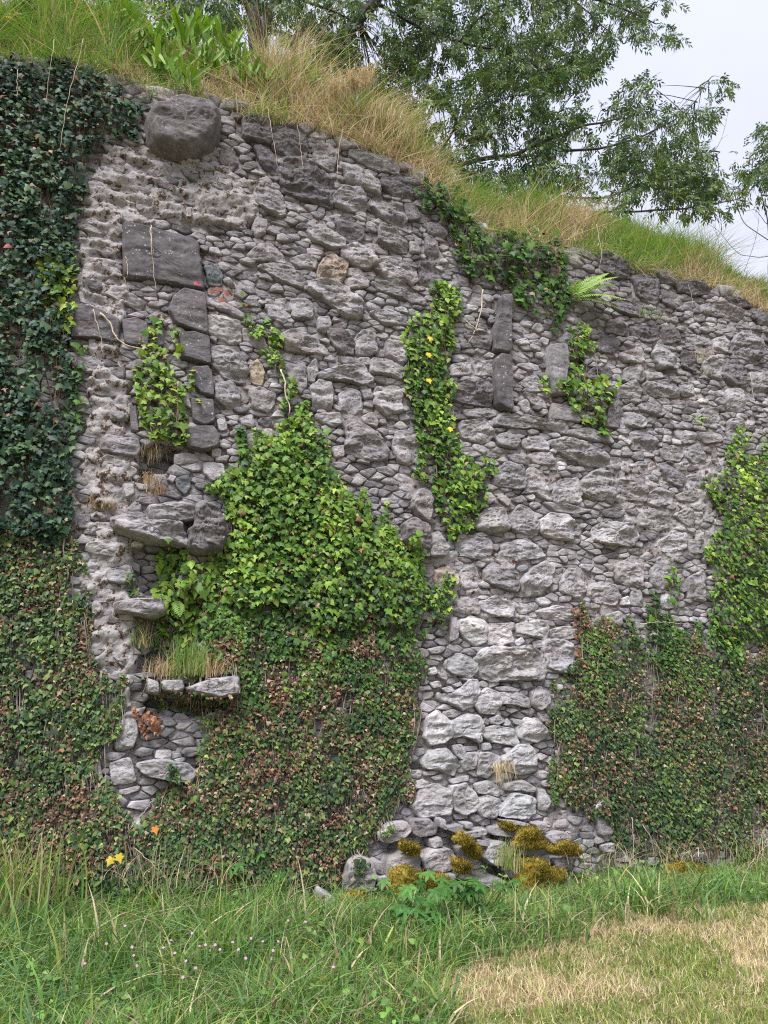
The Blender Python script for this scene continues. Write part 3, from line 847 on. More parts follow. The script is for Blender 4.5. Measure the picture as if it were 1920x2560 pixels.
# ------------------------------------------------------------------ ground, bank
gx = np.r_[-400, -120, -40, -15, np.linspace(-8, 10, 70), 16, 45, 130, 400]; gy = np.r_[-400, -100, -30, -8, np.linspace(-3, 13, 60), 30, 100, 400]
X, Y = np.meshgrid(gx, gy, indexing='ij'); XY = np.stack([X.ravel(), Y.ravel()], 1)
def ground_z(xy):
    d = (np.c_[xy, np.zeros(len(xy))] - O_) @ N_
    return .05 * fbm(xy * .6, 3, 61) * np.exp(-(np.hypot(xy[:, 0], xy[:, 1] - 5) / 14) ** 2) + .06 * np.exp(-np.maximum(d, 0) / .35) - .05
nx, ny = len(gx), len(gy); ii, jj = np.meshgrid(np.arange(nx - 1), np.arange(ny - 1), indexing='ij'); a = (ii * ny + jj).ravel()
T = np.concatenate([np.stack([a, a + ny, a + ny + 1], 1), np.stack([a, a + ny + 1, a + 1], 1)])
tag(mesh('ground', np.c_[XY, ground_z(XY)], T, M_LAWN, smooth=True), 'grassy ground at the foot of the wall', kind='structure')

BW = -1.15
xs = np.linspace(-700, 2800, 240)
p0 = world(on_wall(np.c_[xs, np.interp(xs, TOP[:, 0], TOP[:, 1]) + 6], 0), 0) - .02 * N_
p1 = world(on_wall(np.c_[xs, np.interp(xs, CREST[:, 0], CREST[:, 1])], BW), BW)
def bank_pt(s, t):                           # s in 0..1 along, t in 0..1 up the slope (a bulging profile)
    i = s * (len(xs) - 1); f = np.floor(i).astype(int).clip(0, len(xs) - 2); k = (i - f)[:, None]
    a = p0[f] * (1 - k) + p0[f + 1] * k; b = p1[f] * (1 - k) + p1[f + 1] * k
    q = a * (1 - t[:, None]) + b * t[:, None]
    q[:, 2] += .16 * np.sin(t * math.pi) + .06 * fbm(np.c_[s * 60, t * 3], 3, 19) * np.sin(np.clip(t, 0, 1) * math.pi / 2)
    return q
ss = np.linspace(0, 1, 240); rows = []
for t in np.linspace(0, 1, 12): rows.append(bank_pt(ss, np.full(240, t)))
rows.append(rows[-1] - 2.5 * N_ + (0, 0, .1)); rows.append(rows[-1] - 6 * N_ + (0, 0, -.4)); r_ = rows[-1] - 14 * N_; r_[:, 2] = -.3; rows.append(r_)
rows.insert(0, rows[0] + (0, 0, -.5) - .35 * N_)
P = np.stack(rows, 1); nn = P.shape[1]; ii, jj = np.meshgrid(np.arange(239), np.arange(nn - 1), indexing='ij'); a = (ii * nn + jj).ravel()
T = np.concatenate([np.stack([a, a + nn, a + nn + 1], 1), np.stack([a, a + nn + 1, a + 1], 1)])
tag(mesh('earth_bank', P.reshape(-1, 3), T, M_BANK, smooth=True), 'earth bank held behind the wall top', kind='structure')

# ------------------------------------------------------------------ blades of grass
def pick(pal, n, jit=.18):
    pal = [(np.array(c, float), wgt) for c, wgt in pal]; ws = np.array([p[1] for p in pal]); ix = rng.choice(len(pal), n, p=ws / ws.sum())
    c = np.array([p[0] for p in pal])[ix]
    return np.clip(c * rng.uniform(1 - jit, 1 + jit, (n, 1)) * rng.uniform(.94, 1.06, (n, 3)), .002, .95)
def blades(P, H, Wd, lean, col, seg=4, up=None):
    n = len(P); up = np.broadcast_to(Z_ if up is None else up, (n, 3)); az = rng.uniform(0, 2 * math.pi, n)
    side = np.stack([np.cos(az), np.sin(az), np.zeros(n)], 1)
    V = []
    for k in range(seg + 1):
        t = k / seg
        c = P + up * (H * (t - .35 * t * t * np.minimum(np.linalg.norm(lean, axis=1), 1.2)))[:, None] + lean * (H * t * t)[:, None]
        wk = (Wd * (1 - t) ** .7 * .5)[:, None] * side
        V += [c - wk, c + wk] if k < seg else [c]
    V = np.stack(V, 1); m_ = V.shape[1]; T = []
    for k in range(seg - 1):
        a = 2 * k; T += [(a, a + 1, a + 3), (a, a + 3, a + 2)]
    a = 2 * (seg - 1); T.append((a, a + 1, a + 2))
    T = (np.array(T)[None] + (np.arange(n) * m_)[:, None, None]).reshape(-1, 3)
    return V.reshape(-1, 3), T, np.repeat(col, m_, 0)
G_FRESH = (.16, .29, .06); G_MID = (.11, .21, .055); G_BLUE = (.13, .25, .095); G_YEL = (.32, .36, .095); STRAW = (.62, .52, .34); TAN = (.38, .30, .19)
def rand_lean(n, s, bias=(0, 0, 0)):
    a = rng.uniform(0, 2 * math.pi, n); m_ = rng.gamma(2.2, s / 2.2, n)
    return np.stack([np.cos(a) * m_, np.sin(a) * m_, np.zeros(n)], 1) + bias
MOWN = np.array([(1140, 2700), (1105, 2540), (1085, 2470), (1140, 2435), (1330, 2385), (1480, 2330), (1600, 2292), (1800, 2272), (1950, 2262), (2700, 2210), (4200, 2500), (4000, 6000), (1000, 6000)], float)
def sample_ground(n):
    xy = np.stack([rng.uniform(-4.5, 6.5, n), rng.uniform(3.2, 10.2, n)], 1)
    P = np.c_[xy, ground_z(xy)]; d = (P - O_) @ N_
    px = proj(P); k = (d > -.03) & (px[:, 0] > -350) & (px[:, 0] < 2300) & (px[:, 1] < 3050)
    return P[k], px[k], d[k]
P, px, d = sample_ground(120000)
mown = inside(px + rng.normal(0, 16, px.shape) + 45 * np.stack([fbm(P[:, :2] * 5, 2, 71), fbm(P[:, :2] * 5, 2, 72)], 1), MOWN)
# long grass: the unmown strip along the wall
k = ~mown; Pl, dl, pl = P[k], d[k], px[k]
cl_ = fbm(Pl[:, :2] * 2.2, 3, 81); keep = rng.random(len(Pl)) < np.clip(.85 + .5 * cl_, .3, 1)
Pl, dl, pl, cl_ = Pl[keep], dl[keep], pl[keep], cl_[keep]; n = len(Pl)
H = np.clip(rng.normal(.25, .08, n) * (1 + .45 * cl_), .09, .6) * np.interp(dl, [0, .35, 1.2, 3.5], [.8, 1, 1, .8])
H *= np.interp(pl[:, 0], [300, 700, 900, 1300, 1900], [1.12, .98, .82, .85, .85]) * (1 + .5 * np.clip(fbm(Pl[:, :2] * 4, 2, 88), -.6, 1))
foot = (pl[:, 0] > 720) & (pl[:, 0] < 1950) & (dl < .95); H[foot] *= np.interp(dl[foot], [.3, .95], [.3, .75])
mixv = fbm(Pl[:, :2] * 1.3, 2, 85)
colr = np.where((mixv > .1)[:, None], pick([(G_FRESH, 3), (G_BLUE, 3), (G_MID, 2), (G_YEL, .6), (STRAW, .35)], n), pick([(G_FRESH, 3), (G_MID, 3.2), (G_BLUE, 1.5), (G_YEL, .8), (TAN, .9), (STRAW, .6)], n))
Vg = blades(Pl, H, rng.gamma(3, .0042, n).clip(.005, .026), rand_lean(n, .95, (.1, -.1, 0)), colr)
tag(mesh('long_grass', *Vg[:2], M_GRASS, Vg[2]), 'long green unmown grass along the foot of the wall', kind='stuff')
# small round leaved weeds through the grass
Pw, pw, dw_ = sample_ground(9000); k = ~inside(pw, MOWN) & (fbm(Pw[:, :2] * 2.5, 2, 99) > -.05); Pw = Pw[k]; n = len(Pw)
LFH = np.array([(0, .08), (.25, -.04), (.42, .15), (.36, .45), (0, 1.0), (-.36, .45), (-.42, .15), (-.25, -.04)])
# flattened / low blades and litter between
P2, px2, d2 = sample_ground(60000); k = ~inside(px2, MOWN); P2 = P2[k]; n = len(P2)
Vg = blades(P2, rng.uniform(.06, .2, n), rng.uniform(.005, .011, n), rand_lean(n, 1.0), pick([(G_MID, 3), (G_FRESH, 2), (TAN, 1.2), (STRAW, .7)], n), 3)
tag(mesh('low_grass', *Vg[:2], M_GRASS, Vg[2]), 'low matted grass and straw between the long blades', kind='stuff')
# mown: short stubble with straw, in mower stripes
xy = np.stack([rng.uniform(-1.0, 7.5, 230000), rng.uniform(3.2, 9.6, 230000)], 1); Pm = np.c_[xy, ground_z(xy)]; pm = proj(Pm)
k = inside(pm + rng.normal(0, 16, pm.shape) + 45 * np.stack([fbm(xy * 5, 2, 71), fbm(xy * 5, 2, 72)], 1), MOWN) & (pm[:, 0] < 2150) & (pm[:, 1] < 2950) & (((Pm - O_) @ N_) > .3)
Pm = Pm[k]; n = len(Pm); dm = (Pm - O_) @ N_
q = np.stack([(Pm - O_) @ T_ * .9, dm * 2.0], 1); f = .1 + 2.1 * fbm(q, 5, 91, .65) + .25 * np.sin(dm * 5.2 + 1.2 * fbm(Pm[:, :2], 2, 95))
cs = pick([(STRAW, 4), ((.6, .47, .29), 2), (TAN, 1.4), (G_YEL, 1.4)], n); cg = pick([(G_YEL, 3), (G_FRESH, 2.4), ((.16, .2, .05), 3), (STRAW, 1.2)], n)
colr = np.where((f + rng.normal(0, .26, n) > .04)[:, None], cs, cg)
Vg = blades(Pm, rng.uniform(.025, .085, n) * (1 + .5 * fbm(Pm[:, :2] * 6, 2, 97)), rng.uniform(.005, .009, n), rand_lean(n, .8), colr, 2)
tag(mesh('mown_grass', *Vg[:2], M_GRASS, Vg[2]), 'short mown straw coloured grass in mower stripes', kind='stuff')

# bank grass, green and straw, spilling over the wall top
n = 52000; s_ = rng.uniform(.1, .86, n); t_ = np.clip(rng.beta(1.1, 1.1, n) * 1.15 - .03, 0, 1.12); Pb = bank_pt(s_, np.minimum(t_, 1))
Pb -= np.maximum(t_ - 1, 0)[:, None] * 5 * N_
pb = proj(Pb); g_ = fbm(np.c_[pb / 110, np.zeros(n)], 3, 101); xx = pb[:, 0]
green = g_ * 1.6 + np.interp(xx, [0, 350, 650, 800, 1000, 1150, 1400, 1920], [.35, .6, .45, .05, .05, .4, .45, .5]) + (t_ - .5) * .9
cg = pick([(G_FRESH, 3), (G_MID, 2), (G_YEL, 1.6), (TAN, .6)], n); cs = pick([(STRAW, 3), (TAN, 3), ((.22, .15, .08), 1.5), (G_YEL, .6)], n)
colr = np.where((green + rng.normal(0, .22, n) > 0)[:, None], cg, cs)
H = rng.uniform(.12, .44, n) * np.interp(xx, [0, 900, 1000, 1500, 1920], [1.1, 1.15, .95, .85, .8]); H[t_ < .1] *= .75
H *= np.where((xx > 320) & (xx < 640), .42, 1) * np.clip(1 + 1.1 * fbm(np.c_[pb / 55, np.zeros(n)], 3, 151), .45, 1.7)
Vg = blades(Pb, H, rng.uniform(.007, .016, n), rand_lean(n, .95) + N_ * rng.uniform(0, .55, (n, 1)) + np.where((t_ < .12)[:, None], (N_ * .7 - Z_ * .8) * rng.uniform(.2, 1.2, (n, 1)), 0), colr)
tag(mesh('bank_grass', *Vg[:2], M_GRASS, Vg[2]), 'rough green and straw grass over the bank above the wall', kind='stuff')

n = 5200; s_ = rng.uniform(.2, .84, n); clump = fbm(np.c_[s_ * 90, np.zeros(n)], 2, 131); k_ = clump > rng.uniform(-.5, .5, n); s_ = s_[k_]; n = len(s_); Pb = bank_pt(s_, rng.uniform(0, .1, n)) + N_ * .03; xx = proj(Pb)[:, 0]
dry = rng.random(n) < np.interp(xx, [300, 700, 800, 1000, 1200, 1900], [.4, .5, .85, .85, .55, .6])
colr = np.where(dry[:, None], pick([(STRAW, 3), (TAN, 2.5), ((.24, .17, .1), 1)], n), pick([(G_FRESH, 3), (G_MID, 2), (G_YEL, 2)], n))
Vg = blades(Pb, rng.uniform(.16, .5, n) * np.interp(xx, [300, 750, 1000, 1150, 1900], [.7, 1.05, 1.05, .65, .6]), rng.uniform(.005, .012, n), rand_lean(n, .6) + (N_ * .75 - Z_ * 1.35) * rng.uniform(.2, 1.15, (n, 1)), colr, 5)
tag(mesh('hanging_grass', *Vg[:2], M_GRASS, Vg[2]), 'long green and straw grass hanging over the wall edge', kind='stuff')

# ------------------------------------------------------------------ ivy
LF_BIG = np.array([(0, .06), (.2, -.06), (.43, .06), (.3, .25), (.53, .4), (.22, .58), (0, 1.0), (-.22, .58), (-.53, .4), (-.3, .25), (-.43, .06), (-.2, -.06)])
LF_SML = np.array([(0, .03), (.34, .02), (.46, .34), (.17, .56), (0, 1.0), (-.17, .56), (-.46, .34), (-.34, .02)])
LF_HEART = np.array([(0, .08), (.25, -.04), (.42, .15), (.36, .45), (0, 1.0), (-.36, .45), (-.42, .15), (-.25, -.04)])
def leaves(P, size, nrm, tip, col, shape=LF_BIG, fold=.28, curl=.25):
    n = len(P); nrm = nrm / np.linalg.norm(nrm, axis=1)[:, None]
    tip = tip - (tip * nrm).sum(1)[:, None] * nrm; tip /= np.linalg.norm(tip, axis=1)[:, None] + 1e-9
    sd = np.cross(tip, nrm); m_ = len(shape); sh = np.concatenate([[(0, .36)], shape]); sh = sh - (0, .4)
    fo = fold * rng.uniform(.3, 1.6, n); cu = curl * rng.uniform(-.4, 1.6, n)
    z = -np.abs(sh[:, 0])[None] * fo[:, None] - (sh[:, 1] ** 2)[None] * cu[:, None]
    wx = rng.uniform(.82, 1.12, n)
    V = P[:, None] + size[:, None, None] * (sh[None, :, :1] * wx[:, None, None] * sd[:, None] + sh[None, :, 1:] * tip[:, None] + z[:, :, None] * nrm[:, None])
    T = np.array([(0, 1 + i, 1 + (i + 1) % m_) for i in range(m_)])
    T = (T[None] + (np.arange(n) * (m_ + 1))[:, None, None]).reshape(-1, 3)
    return V.reshape(-1, 3), T, np.repeat(col, m_ + 1, 0)
DARK = [((.026, .06, .034), 3), ((.042, .09, .044), 3), ((.08, .145, .06), 1.6), ((.036, .078, .056), 2)]
BRIGHT = [((.13, .245, .033), 3), ((.185, .3, .042), 2.6), ((.08, .17, .03), 2), ((.26, .36, .065), 1.2), ((.045, .1, .024), 1)]
MIDG = [((.06, .14, .028), 3), ((.09, .19, .03), 2), ((.035, .085, .025), 2), ((.13, .23, .035), .8)]
YELL = [((.23, .32, .045), 3), ((.17, .27, .04), 3), ((.11, .21, .035), 2), ((.33, .33, .06), .8)]
SMALL = [((.055, .105, .038), 3), ((.09, .155, .048), 2.6), ((.032, .064, .032), 2.2), ((.14, .215, .055), 1.2), ((.22, .27, .08), .55)]
DEADP = [((.24, .125, .08), 1.3), ((.18, .11, .075), 3), ((.31, .22, .15), 2), ((.12, .08, .06), 2.6), ((.4, .32, .24), 1.2)]
def in_ragged(poly, n, rag, seed):
    a, b = poly.min(0) - 2 * rag, poly.max(0) + 2 * rag
    p = rng.uniform(a, b, (int(n), 2)); q = p + rag * np.stack([1.6 * fbm(p / (45, 60), 3, seed), 1.2 * fbm(p / 45, 3, seed + 5) + 2.2 * fbm(p / (24, 160), 2, seed + 9)], 1)
    return p[inside(q, poly)]
def ivy(label, polys, pal, size, dens, dead=0.0, rag=16, thick=.1, stems=1.0, shape=LF_BIG, patchy=0.0, seed=1, under=None, cat='ivy', extra=None, fade=None, scol=(.1, .075, .055)):
    """one ivy plant: leaves shingled over the stones, dead leaves, and creeping stems; dens = leaf cover (layers)"""
    base = np.concatenate(polys); root = world(on_wall([(base[:, 0].mean(), base[:, 1].max())]), 0)[0]
    t = thing('ivy', label, cat, root)
    LV, DV, SV = [], [], []
    for kk, poly in enumerate(polys):
        x, y = poly[:, 0], poly[:, 1]; A = abs(np.sum(x * np.roll(y, -1) - y * np.roll(x, -1))) / 2
        box = np.prod(poly.max(0) - poly.min(0) + 4 * rag); ppm = FPX / 7.4
        n = dens * 1.75 * A / (size * ppm) ** 2 / .55 * box / A
        p = in_ragged(poly, n, rag, seed + kk)
        if patchy > 0:
            f = fbm(p / np.array([38, 70]), 3, seed + 50); p = p[rng.random(len(p)) < np.clip(1 - patchy + f * 3.6 * patchy + .3, .03, 1)]
        for r in ROCKS:                      # the jutting ledges stay bare
            if r.cls == 'ledge_stone' and len(p): p = p[~(inside(p, r.px) | ((edge_dist(p, r.px) < 7) & (rng.random(len(p)) < .8)))]
        if not len(p): continue
        uv = on_wall(p, .1); n = len(uv); dep = rng.beta(1.3, 1.0, n)
        fw = front(uv); lim = np.clip(edge_dist(p, poly) / 40, .35, 1)
        P = world(uv, np.maximum(fw, -.12) + .02 + dep * thick * lim)
        nr = N_ + Z_ * rng.uniform(.05, .75, (n, 1)) + rng.normal(0, .33, (n, 3)); tp = -Z_ + T_ * rng.normal(0, .5, (n, 1)) + N_ * .25
        sz = size * np.clip(rng.lognormal(-.05, .33, n), .4, 1.8); f2 = fbm(p / (55, 95), 3, seed + 77); isd = rng.random(n) < dead * np.clip(1 + 2.6 * fbm(p / (70, 60), 3, seed + 91), .15, 3)
        c = pick(pal, n, .22)
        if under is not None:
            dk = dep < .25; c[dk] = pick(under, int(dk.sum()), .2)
        if fade:
            fd = rng.random(n) < np.clip((p[:, 1] / 1.1574 - fade[0]) / (fade[1] - fade[0]) + .35 * fbm(p / 50, 2, seed + 33), 0, 1); c[fd] = pick(fade[2], int(fd.sum()), .22); sz[fd] *= fade[3]
        c = c * (1 + np.array([.75, .6, .45]) * f2[:, None])
        kind_ = rng.random(n)
        for sh_, lo, hi in ((shape, 0, .55), (LF_HEART, .55, .78), (LF_SML, .78, 1.01)):
            g = ~isd & (kind_ >= lo) & (kind_ < hi)
            if g.any(): LV.append(leaves(P[g], sz[g], nr[g], tp[g], c[g], sh_))
        if isd.any():
            nr2 = nr[isd] + rng.normal(0, .5, (isd.sum(), 3)); DV.append(leaves(P[isd], sz[isd] * .85, nr2, tp[isd] + rng.normal(0, .5, (isd.sum(), 3)), pick(DEADP, int(isd.sum())), LF_SML, .7, .9))
        ns = int(stems * A / 1500)
        for _ in range(ns):
            q = p[rng.integers(len(p))]; ln = rng.uniform(60, 190); m_ = 7
            path = q + np.c_[np.cumsum(rng.normal(0, 6, m_)), np.linspace(0, ln, m_)]; path = path[inside(path, poly)]
            if len(path) < 3: continue
            u2 = on_wall(path, .05); w2 = np.maximum(front(u2), -.1) + rng.uniform(.015, .05)
            SV.append(tube(smooth_path(world(u2, w2), 9), rng.uniform(.0025, .006), 4, np.array(scol) * rng.uniform(.7, 2.4)))
    if extra: LV.append(extra)
    mesh('foliage', *join(LV)[:2], M_IVY, join(LV)[2], t)
    if DV: mesh('dead_leaves', *join(DV)[:2], M_DEAD, join(DV)[2], t)
    if SV: tag(mesh('stems', *join(SV)[:2], M_STEM, join(SV)[2], t, smooth=True), kind='stuff')
    return t
Pz = lambda s: pts('P', s)
ivy('dense curtain of dark bluish green ivy hanging down the upper left of the wall',
    [Pz('-120,122 40,118 120,128 230,145 305,220 290,280 235,310 195,335 195,380 165,440 150,500 165,560 150,640 140,740 150,800 160,900 155,1000 160,1100 150,1170 60,1185 -120,1180')],
    DARK, .056, 1.55, .06, patchy=.5, seed=3, thick=.16, stems=1.6)
ivy('patch of yellow green ivy on the right edge of the dark ivy curtain', [Pz('70,545 120,525 165,520 172,600 160,680 120,720 95,650 62,585')], YELL, .066, 1.15, .04, seed=9, thick=.14)
ivy('sparse trail of ivy leaves creeping between the dark curtain and the dressed blocks', [Pz('150,720 180,720 175,790 165,830 185,900 170,960 150,930 155,850 150,790')], MIDG, .075, .55, .03, seed=12)
ivy('broad bright green ivy mass draped over the middle of the wall',
    [Pz('495,960 530,930 590,940 620,880 650,860 680,900 700,960 740,1010 780,1070 810,1085 830,1150 850,1185 915,1210 930,1270 915,1340 900,1385 800,1365 700,1390 600,1330 520,1345 460,1300 465,1200 490,1150 480,1080 440,1060 430,1030 490,1020'),
     Pz('520,620 560,640 575,690 600,740 615,800 600,830 580,790 570,740 540,690'), Pz('840,1075 872,1090 872,1150 850,1185 832,1160'), Pz('940,1270 975,1260 970,1320 940,1330'), Pz('625,800 640,800 650,860 632,862')],
    BRIGHT, .057, 1.75, .045, rag=32, seed=21, thick=.15, patchy=.18, under=MIDG, stems=1.6, fade=(1180, 1420, [((.07, .14, .035), 3), ((.045, .09, .03), 3), ((.12, .2, .05), 1)], .85))
ivy('bright ivy filling the hollow below the jutting dark block', [Pz('350,1150 420,1200 465,1200 480,1320 450,1390 400,1390 345,1350 340,1260')], BRIGHT, .072, 1.2, .08, seed=27, under=MIDG)
ivy('narrow upright strand of bright ivy with a few yellow leaves',
    [Pz('935,610 960,600 1000,630 1012,680 980,720 972,820 988,900 1000,980 1070,1005 1055,1060 1035,1120 1010,1150 985,1178 950,1130 940,1080 955,1030 950,990 905,930 892,880 876,800 885,700 935,670'),
     Pz('905,950 925,980 930,1040 915,1060 905,1010')],
    BRIGHT, .06, 1.6, .02, seed=33, thick=.14, under=MIDG, stems=1.0)
ivy('green ivy spilling over the wall top between the grass banks',
    [Pz('905,390 960,395 1000,440 1040,490 1100,495 1160,500 1225,548 1230,620 1190,640 1160,600 1110,612 1060,585 1010,600 985,560 970,500 920,450'), Pz('1100,590 1180,600 1235,620 1230,690 1200,700 1160,680 1120,650')],
    MIDG, .068, 1.5, .05, seed=39, thick=.16, stems=2.0, patchy=.15)
ivy('l shaped bright vine curling below the grey dressed block', [Pz('1235,690 1262,695 1292,760 1278,800 1310,815 1342,822 1322,862 1312,920 1280,912 1245,870 1185,852 1178,830 1228,830 1248,770')], BRIGHT, .07, 1.5, .02, seed=45, thick=.12)
ivy('thick bright ivy at the right edge of the wall above the brown ivy',
    [Pz('1560,960 1590,985 1605,950 1625,1010 1660,950 1800,950 1800,1390 1640,1395 1530,1370 1533,1300 1540,1150 1552,1050')], BRIGHT, .054, 1.7, .03, rag=34, fade=(1150, 1420, MIDG, .9), seed=51, thick=.15, under=MIDG, patchy=.2)
ivy('yellowish vine hanging over the dark hole in the dressed stones',
    [Pz('282,780 318,740 330,690 350,680 345,740 385,790 398,870 412,960 345,962 305,905 290,840'), Pz('365,690 382,690 386,760 368,760'), Pz('410,790 425,800 432,880 418,870')], YELL[:3] + [((.09, .19, .03), 3)], .068, 1.05, .06, seed=57, patchy=.2, stems=1.5)
ivy('two short ivy sprigs on the pale stones left of the bright right hand ivy', [Pz('1385,1260 1420,1262 1440,1330 1400,1345'), Pz('1452,1228 1480,1245 1480,1320 1455,1312')], MIDG, .066, 1.1, .02, seed=63)
ivy('brown and green small leaved ivy at the lower right of the wall',
    [Pz('1265,1325 1390,1330 1440,1330 1530,1355 1640,1390 1800,1390 1800,1840 1640,1850 1530,1860 1400,1860 1330,1790 1280,1740 1215,1750 1190,1700 1195,1600 1185,1500 1235,1455 1255,1390')],
    SMALL, .036, 1.9, .25, seed=69, patchy=.38, rag=28, stems=2.6, fade=(1520, 1300, MIDG, 1.1), shape=LF_SML, thick=.06, scol=(.13, .1, .08))
ivy('brown and green small leaved ivy covering the lower middle of the wall',
    [Pz('300,1500 345,1370 400,1370 470,1290 600,1310 700,1360 905,1345 930,1420 915,1500 900,1620 880,1720 825,1810 740,1900 620,1945 480,1965 330,1940 340,1700 420,1660 440,1560 330,1520')],
    SMALL[:], .037, 1.9, .36, seed=75, patchy=.38, rag=26, stems=2.6, fade=(1620, 1330, MIDG, 1.1), shape=LF_SML, thick=.065, scol=(.13, .1, .08))
ivy('dark small leaved ivy with bare grey stems at the lower left of the wall',
    [Pz('-120,1120 140,1115 190,1230 190,1330 205,1430 280,1500 265,1580 205,1660 260,1740 335,1830 330,1950 200,1945 -120,1940'), Pz('270,1760 400,1740 500,1700 490,1900 330,1915 260,1840'), Pz('280,1250 300,1240 320,1300 290,1330')],
    SMALL, .039, 1.75, .3, seed=81, patchy=.42, rag=20, stems=2.6, shape=LF_SML, thick=.065, scol=(.17, .14, .12))

Pw = Pw + np.c_[np.zeros((n_ := len(Pw), 2)), rng.uniform(.04, .2, n_)]
o = leaves(Pw, rng.uniform(.02, .055, n_), Z_ + N_ * .5 + rng.normal(0, .4, (n_, 3)), rng.normal(0, 1, (n_, 3)), pick([(G_FRESH, 2), (G_MID, 3), ((.2, .3, .08), 1)], n_), LF_HEART)
tag(mesh('low_weeds', *o[:2], M_IVY, o[2]), 'small round leaved weeds scattered in the long grass', kind='stuff')
RUST = [((.22, .1, .06), 3), ((.17, .08, .05), 3), ((.3, .17, .1), 1.2), ((.14, .075, .05), 1.5)]
ivy('rust red withered creeper trailing down beside the largest pale stone', [pts('D', '975,1040 1010,1035 1025,1130 1040,1244 1050,1330 1015,1345 1000,1230 985,1130')], RUST, .036, .8, .2, rag=10, seed=93, shape=LF_SML, thick=.06, stems=4, cat='creeper')
ivy('rust coloured withered leaves beneath the left end of the jutting slab', [pts('L', '585,10 640,20 685,60 690,130 655,150 615,110 590,70')], RUST, .05, .9, .2, rag=8, seed=95, shape=LF_SML, thick=.08, stems=2, cat='creeper')

# single yellow and red leaves caught on the wall
def one_leaf(name, label, cat, z, s, size, c, shape=LF_BIG, group=None):
    for q in pts(z, s):
        uv = on_wall([q], .15); P = world(uv, front(uv) + .2); o = leaves(P, np.array([size]), (N_ + Z_ * .3)[None], (-Z_ + T_ * rng.normal(0, .4))[None], np.array([c]) * rng.uniform(.9, 1.1), shape)
        tag(mesh(name, *o[:2], M_IVY, o[2], loc=P[0]), label, cat, group)
one_leaf('yellow_leaf', 'yellow ivy leaf among the bright narrow upright strand', 'leaf', 'P', '925,737 922,772 922,828 968,932', .075, (.62, .46, .04), LF_BIG, 'yellow leaves in the narrow strand')
one_leaf('yellow_leaf', 'bright yellow leaf low in the dark ivy near the grass', 'leaf', 'P', '238,1857 258,1850', .08, (.62, .46, .05), LF_BIG, 'yellow leaves low in the ivy')
one_leaf('orange_leaf', 'orange leaf in the lower ivy right of the yellow pair', 'leaf', 'P', '335,1790', .07, (.6, .25, .04))
one_leaf('red_leaf', 'dark red bramble leaf by the largest dark dressed block', 'leaf', 'P', '455,640 470,632 488,640 478,655', .085, (.2, .055, .035), LF_HEART, 'red bramble leaves')
one_leaf('red_leaf', 'red leaf on the left margin in the dark ivy curtain', 'leaf', 'P', '18,540', .075, (.26, .06, .05), LF_HEART)
one_leaf('crimson_leaf', 'small crimson leaf on the ledge under the largest dressed block', 'leaf', 'P', '425,620', .08, (.32, .02, .04), LF_SML)

# ------------------------------------------------------------------ trees behind
def in_frame_pt(px, off):                     # a picture point, at its distance off behind the wall plane
    return world(on_wall([px], -off), -off)[0]
def compound(P, dirv, ln, col, npair=4, llen=.1, lw=.034):
    """pinnate leaves: leaflets in pairs along a stalk"""
    n = len(P); dirv = dirv / np.linalg.norm(dirv, axis=1)[:, None]
    rnd = rng.normal(0, 1, (n, 3)); sd = np.cross(dirv, rnd + (0, 0, .6)); sd /= np.linalg.norm(sd, axis=1)[:, None]; nm = np.cross(sd, dirv)
    V, K = [], []
    for k in range(npair * 2 + 1):
        if k == npair * 2: t, s_ = 1.0, 0.0
        else: t, s_ = .3 + .6 * (k // 2) / (npair - 1), (1 if k % 2 else -1)
        b = P + dirv * (ln * t)[:, None] - Z_ * (.12 * ln * t * t)[:, None]
        d = dirv * (.55 if s_ else 1) + sd * s_ * .8 - Z_ * .35 + rng.normal(0, .16, (n, 3)); d /= np.linalg.norm(d, axis=1)[:, None]
        w_ = np.cross(d, nm + rng.normal(0, .3, (n, 3))); w_ /= np.linalg.norm(w_, axis=1)[:, None]
        l_ = llen * rng.uniform(.75, 1.2, n)[:, None]; ww = lw * rng.uniform(.75, 1.15, n)[:, None] * .5
        droop = Z_ * l_ * .18
        V.append(np.stack([b, b + d * l_ * .45 + w_ * ww, b + d * l_ - droop, b + d * l_ * .45 - w_ * ww], 1)); K.append(col * rng.uniform(.85, 1.15, (n, 1)))
    V = np.stack(V, 1); m_ = V.shape[1]; V = V.reshape(-1, 3); K = np.repeat(np.stack(K, 1).reshape(-1, 3), 4, 0)
    T = np.array([(0, 1, 2), (0, 2, 3)]); T = (T[None] + (np.arange(n * m_) * 4)[:, None, None]).reshape(-1, 3)
    return V, T, K
ASHG = [((.08, .13, .042), 3), ((.115, .17, .05), 2.4), ((.045, .085, .038), 2), ((.15, .215, .065), 1)]
BARKC = (.042, .035, .033)
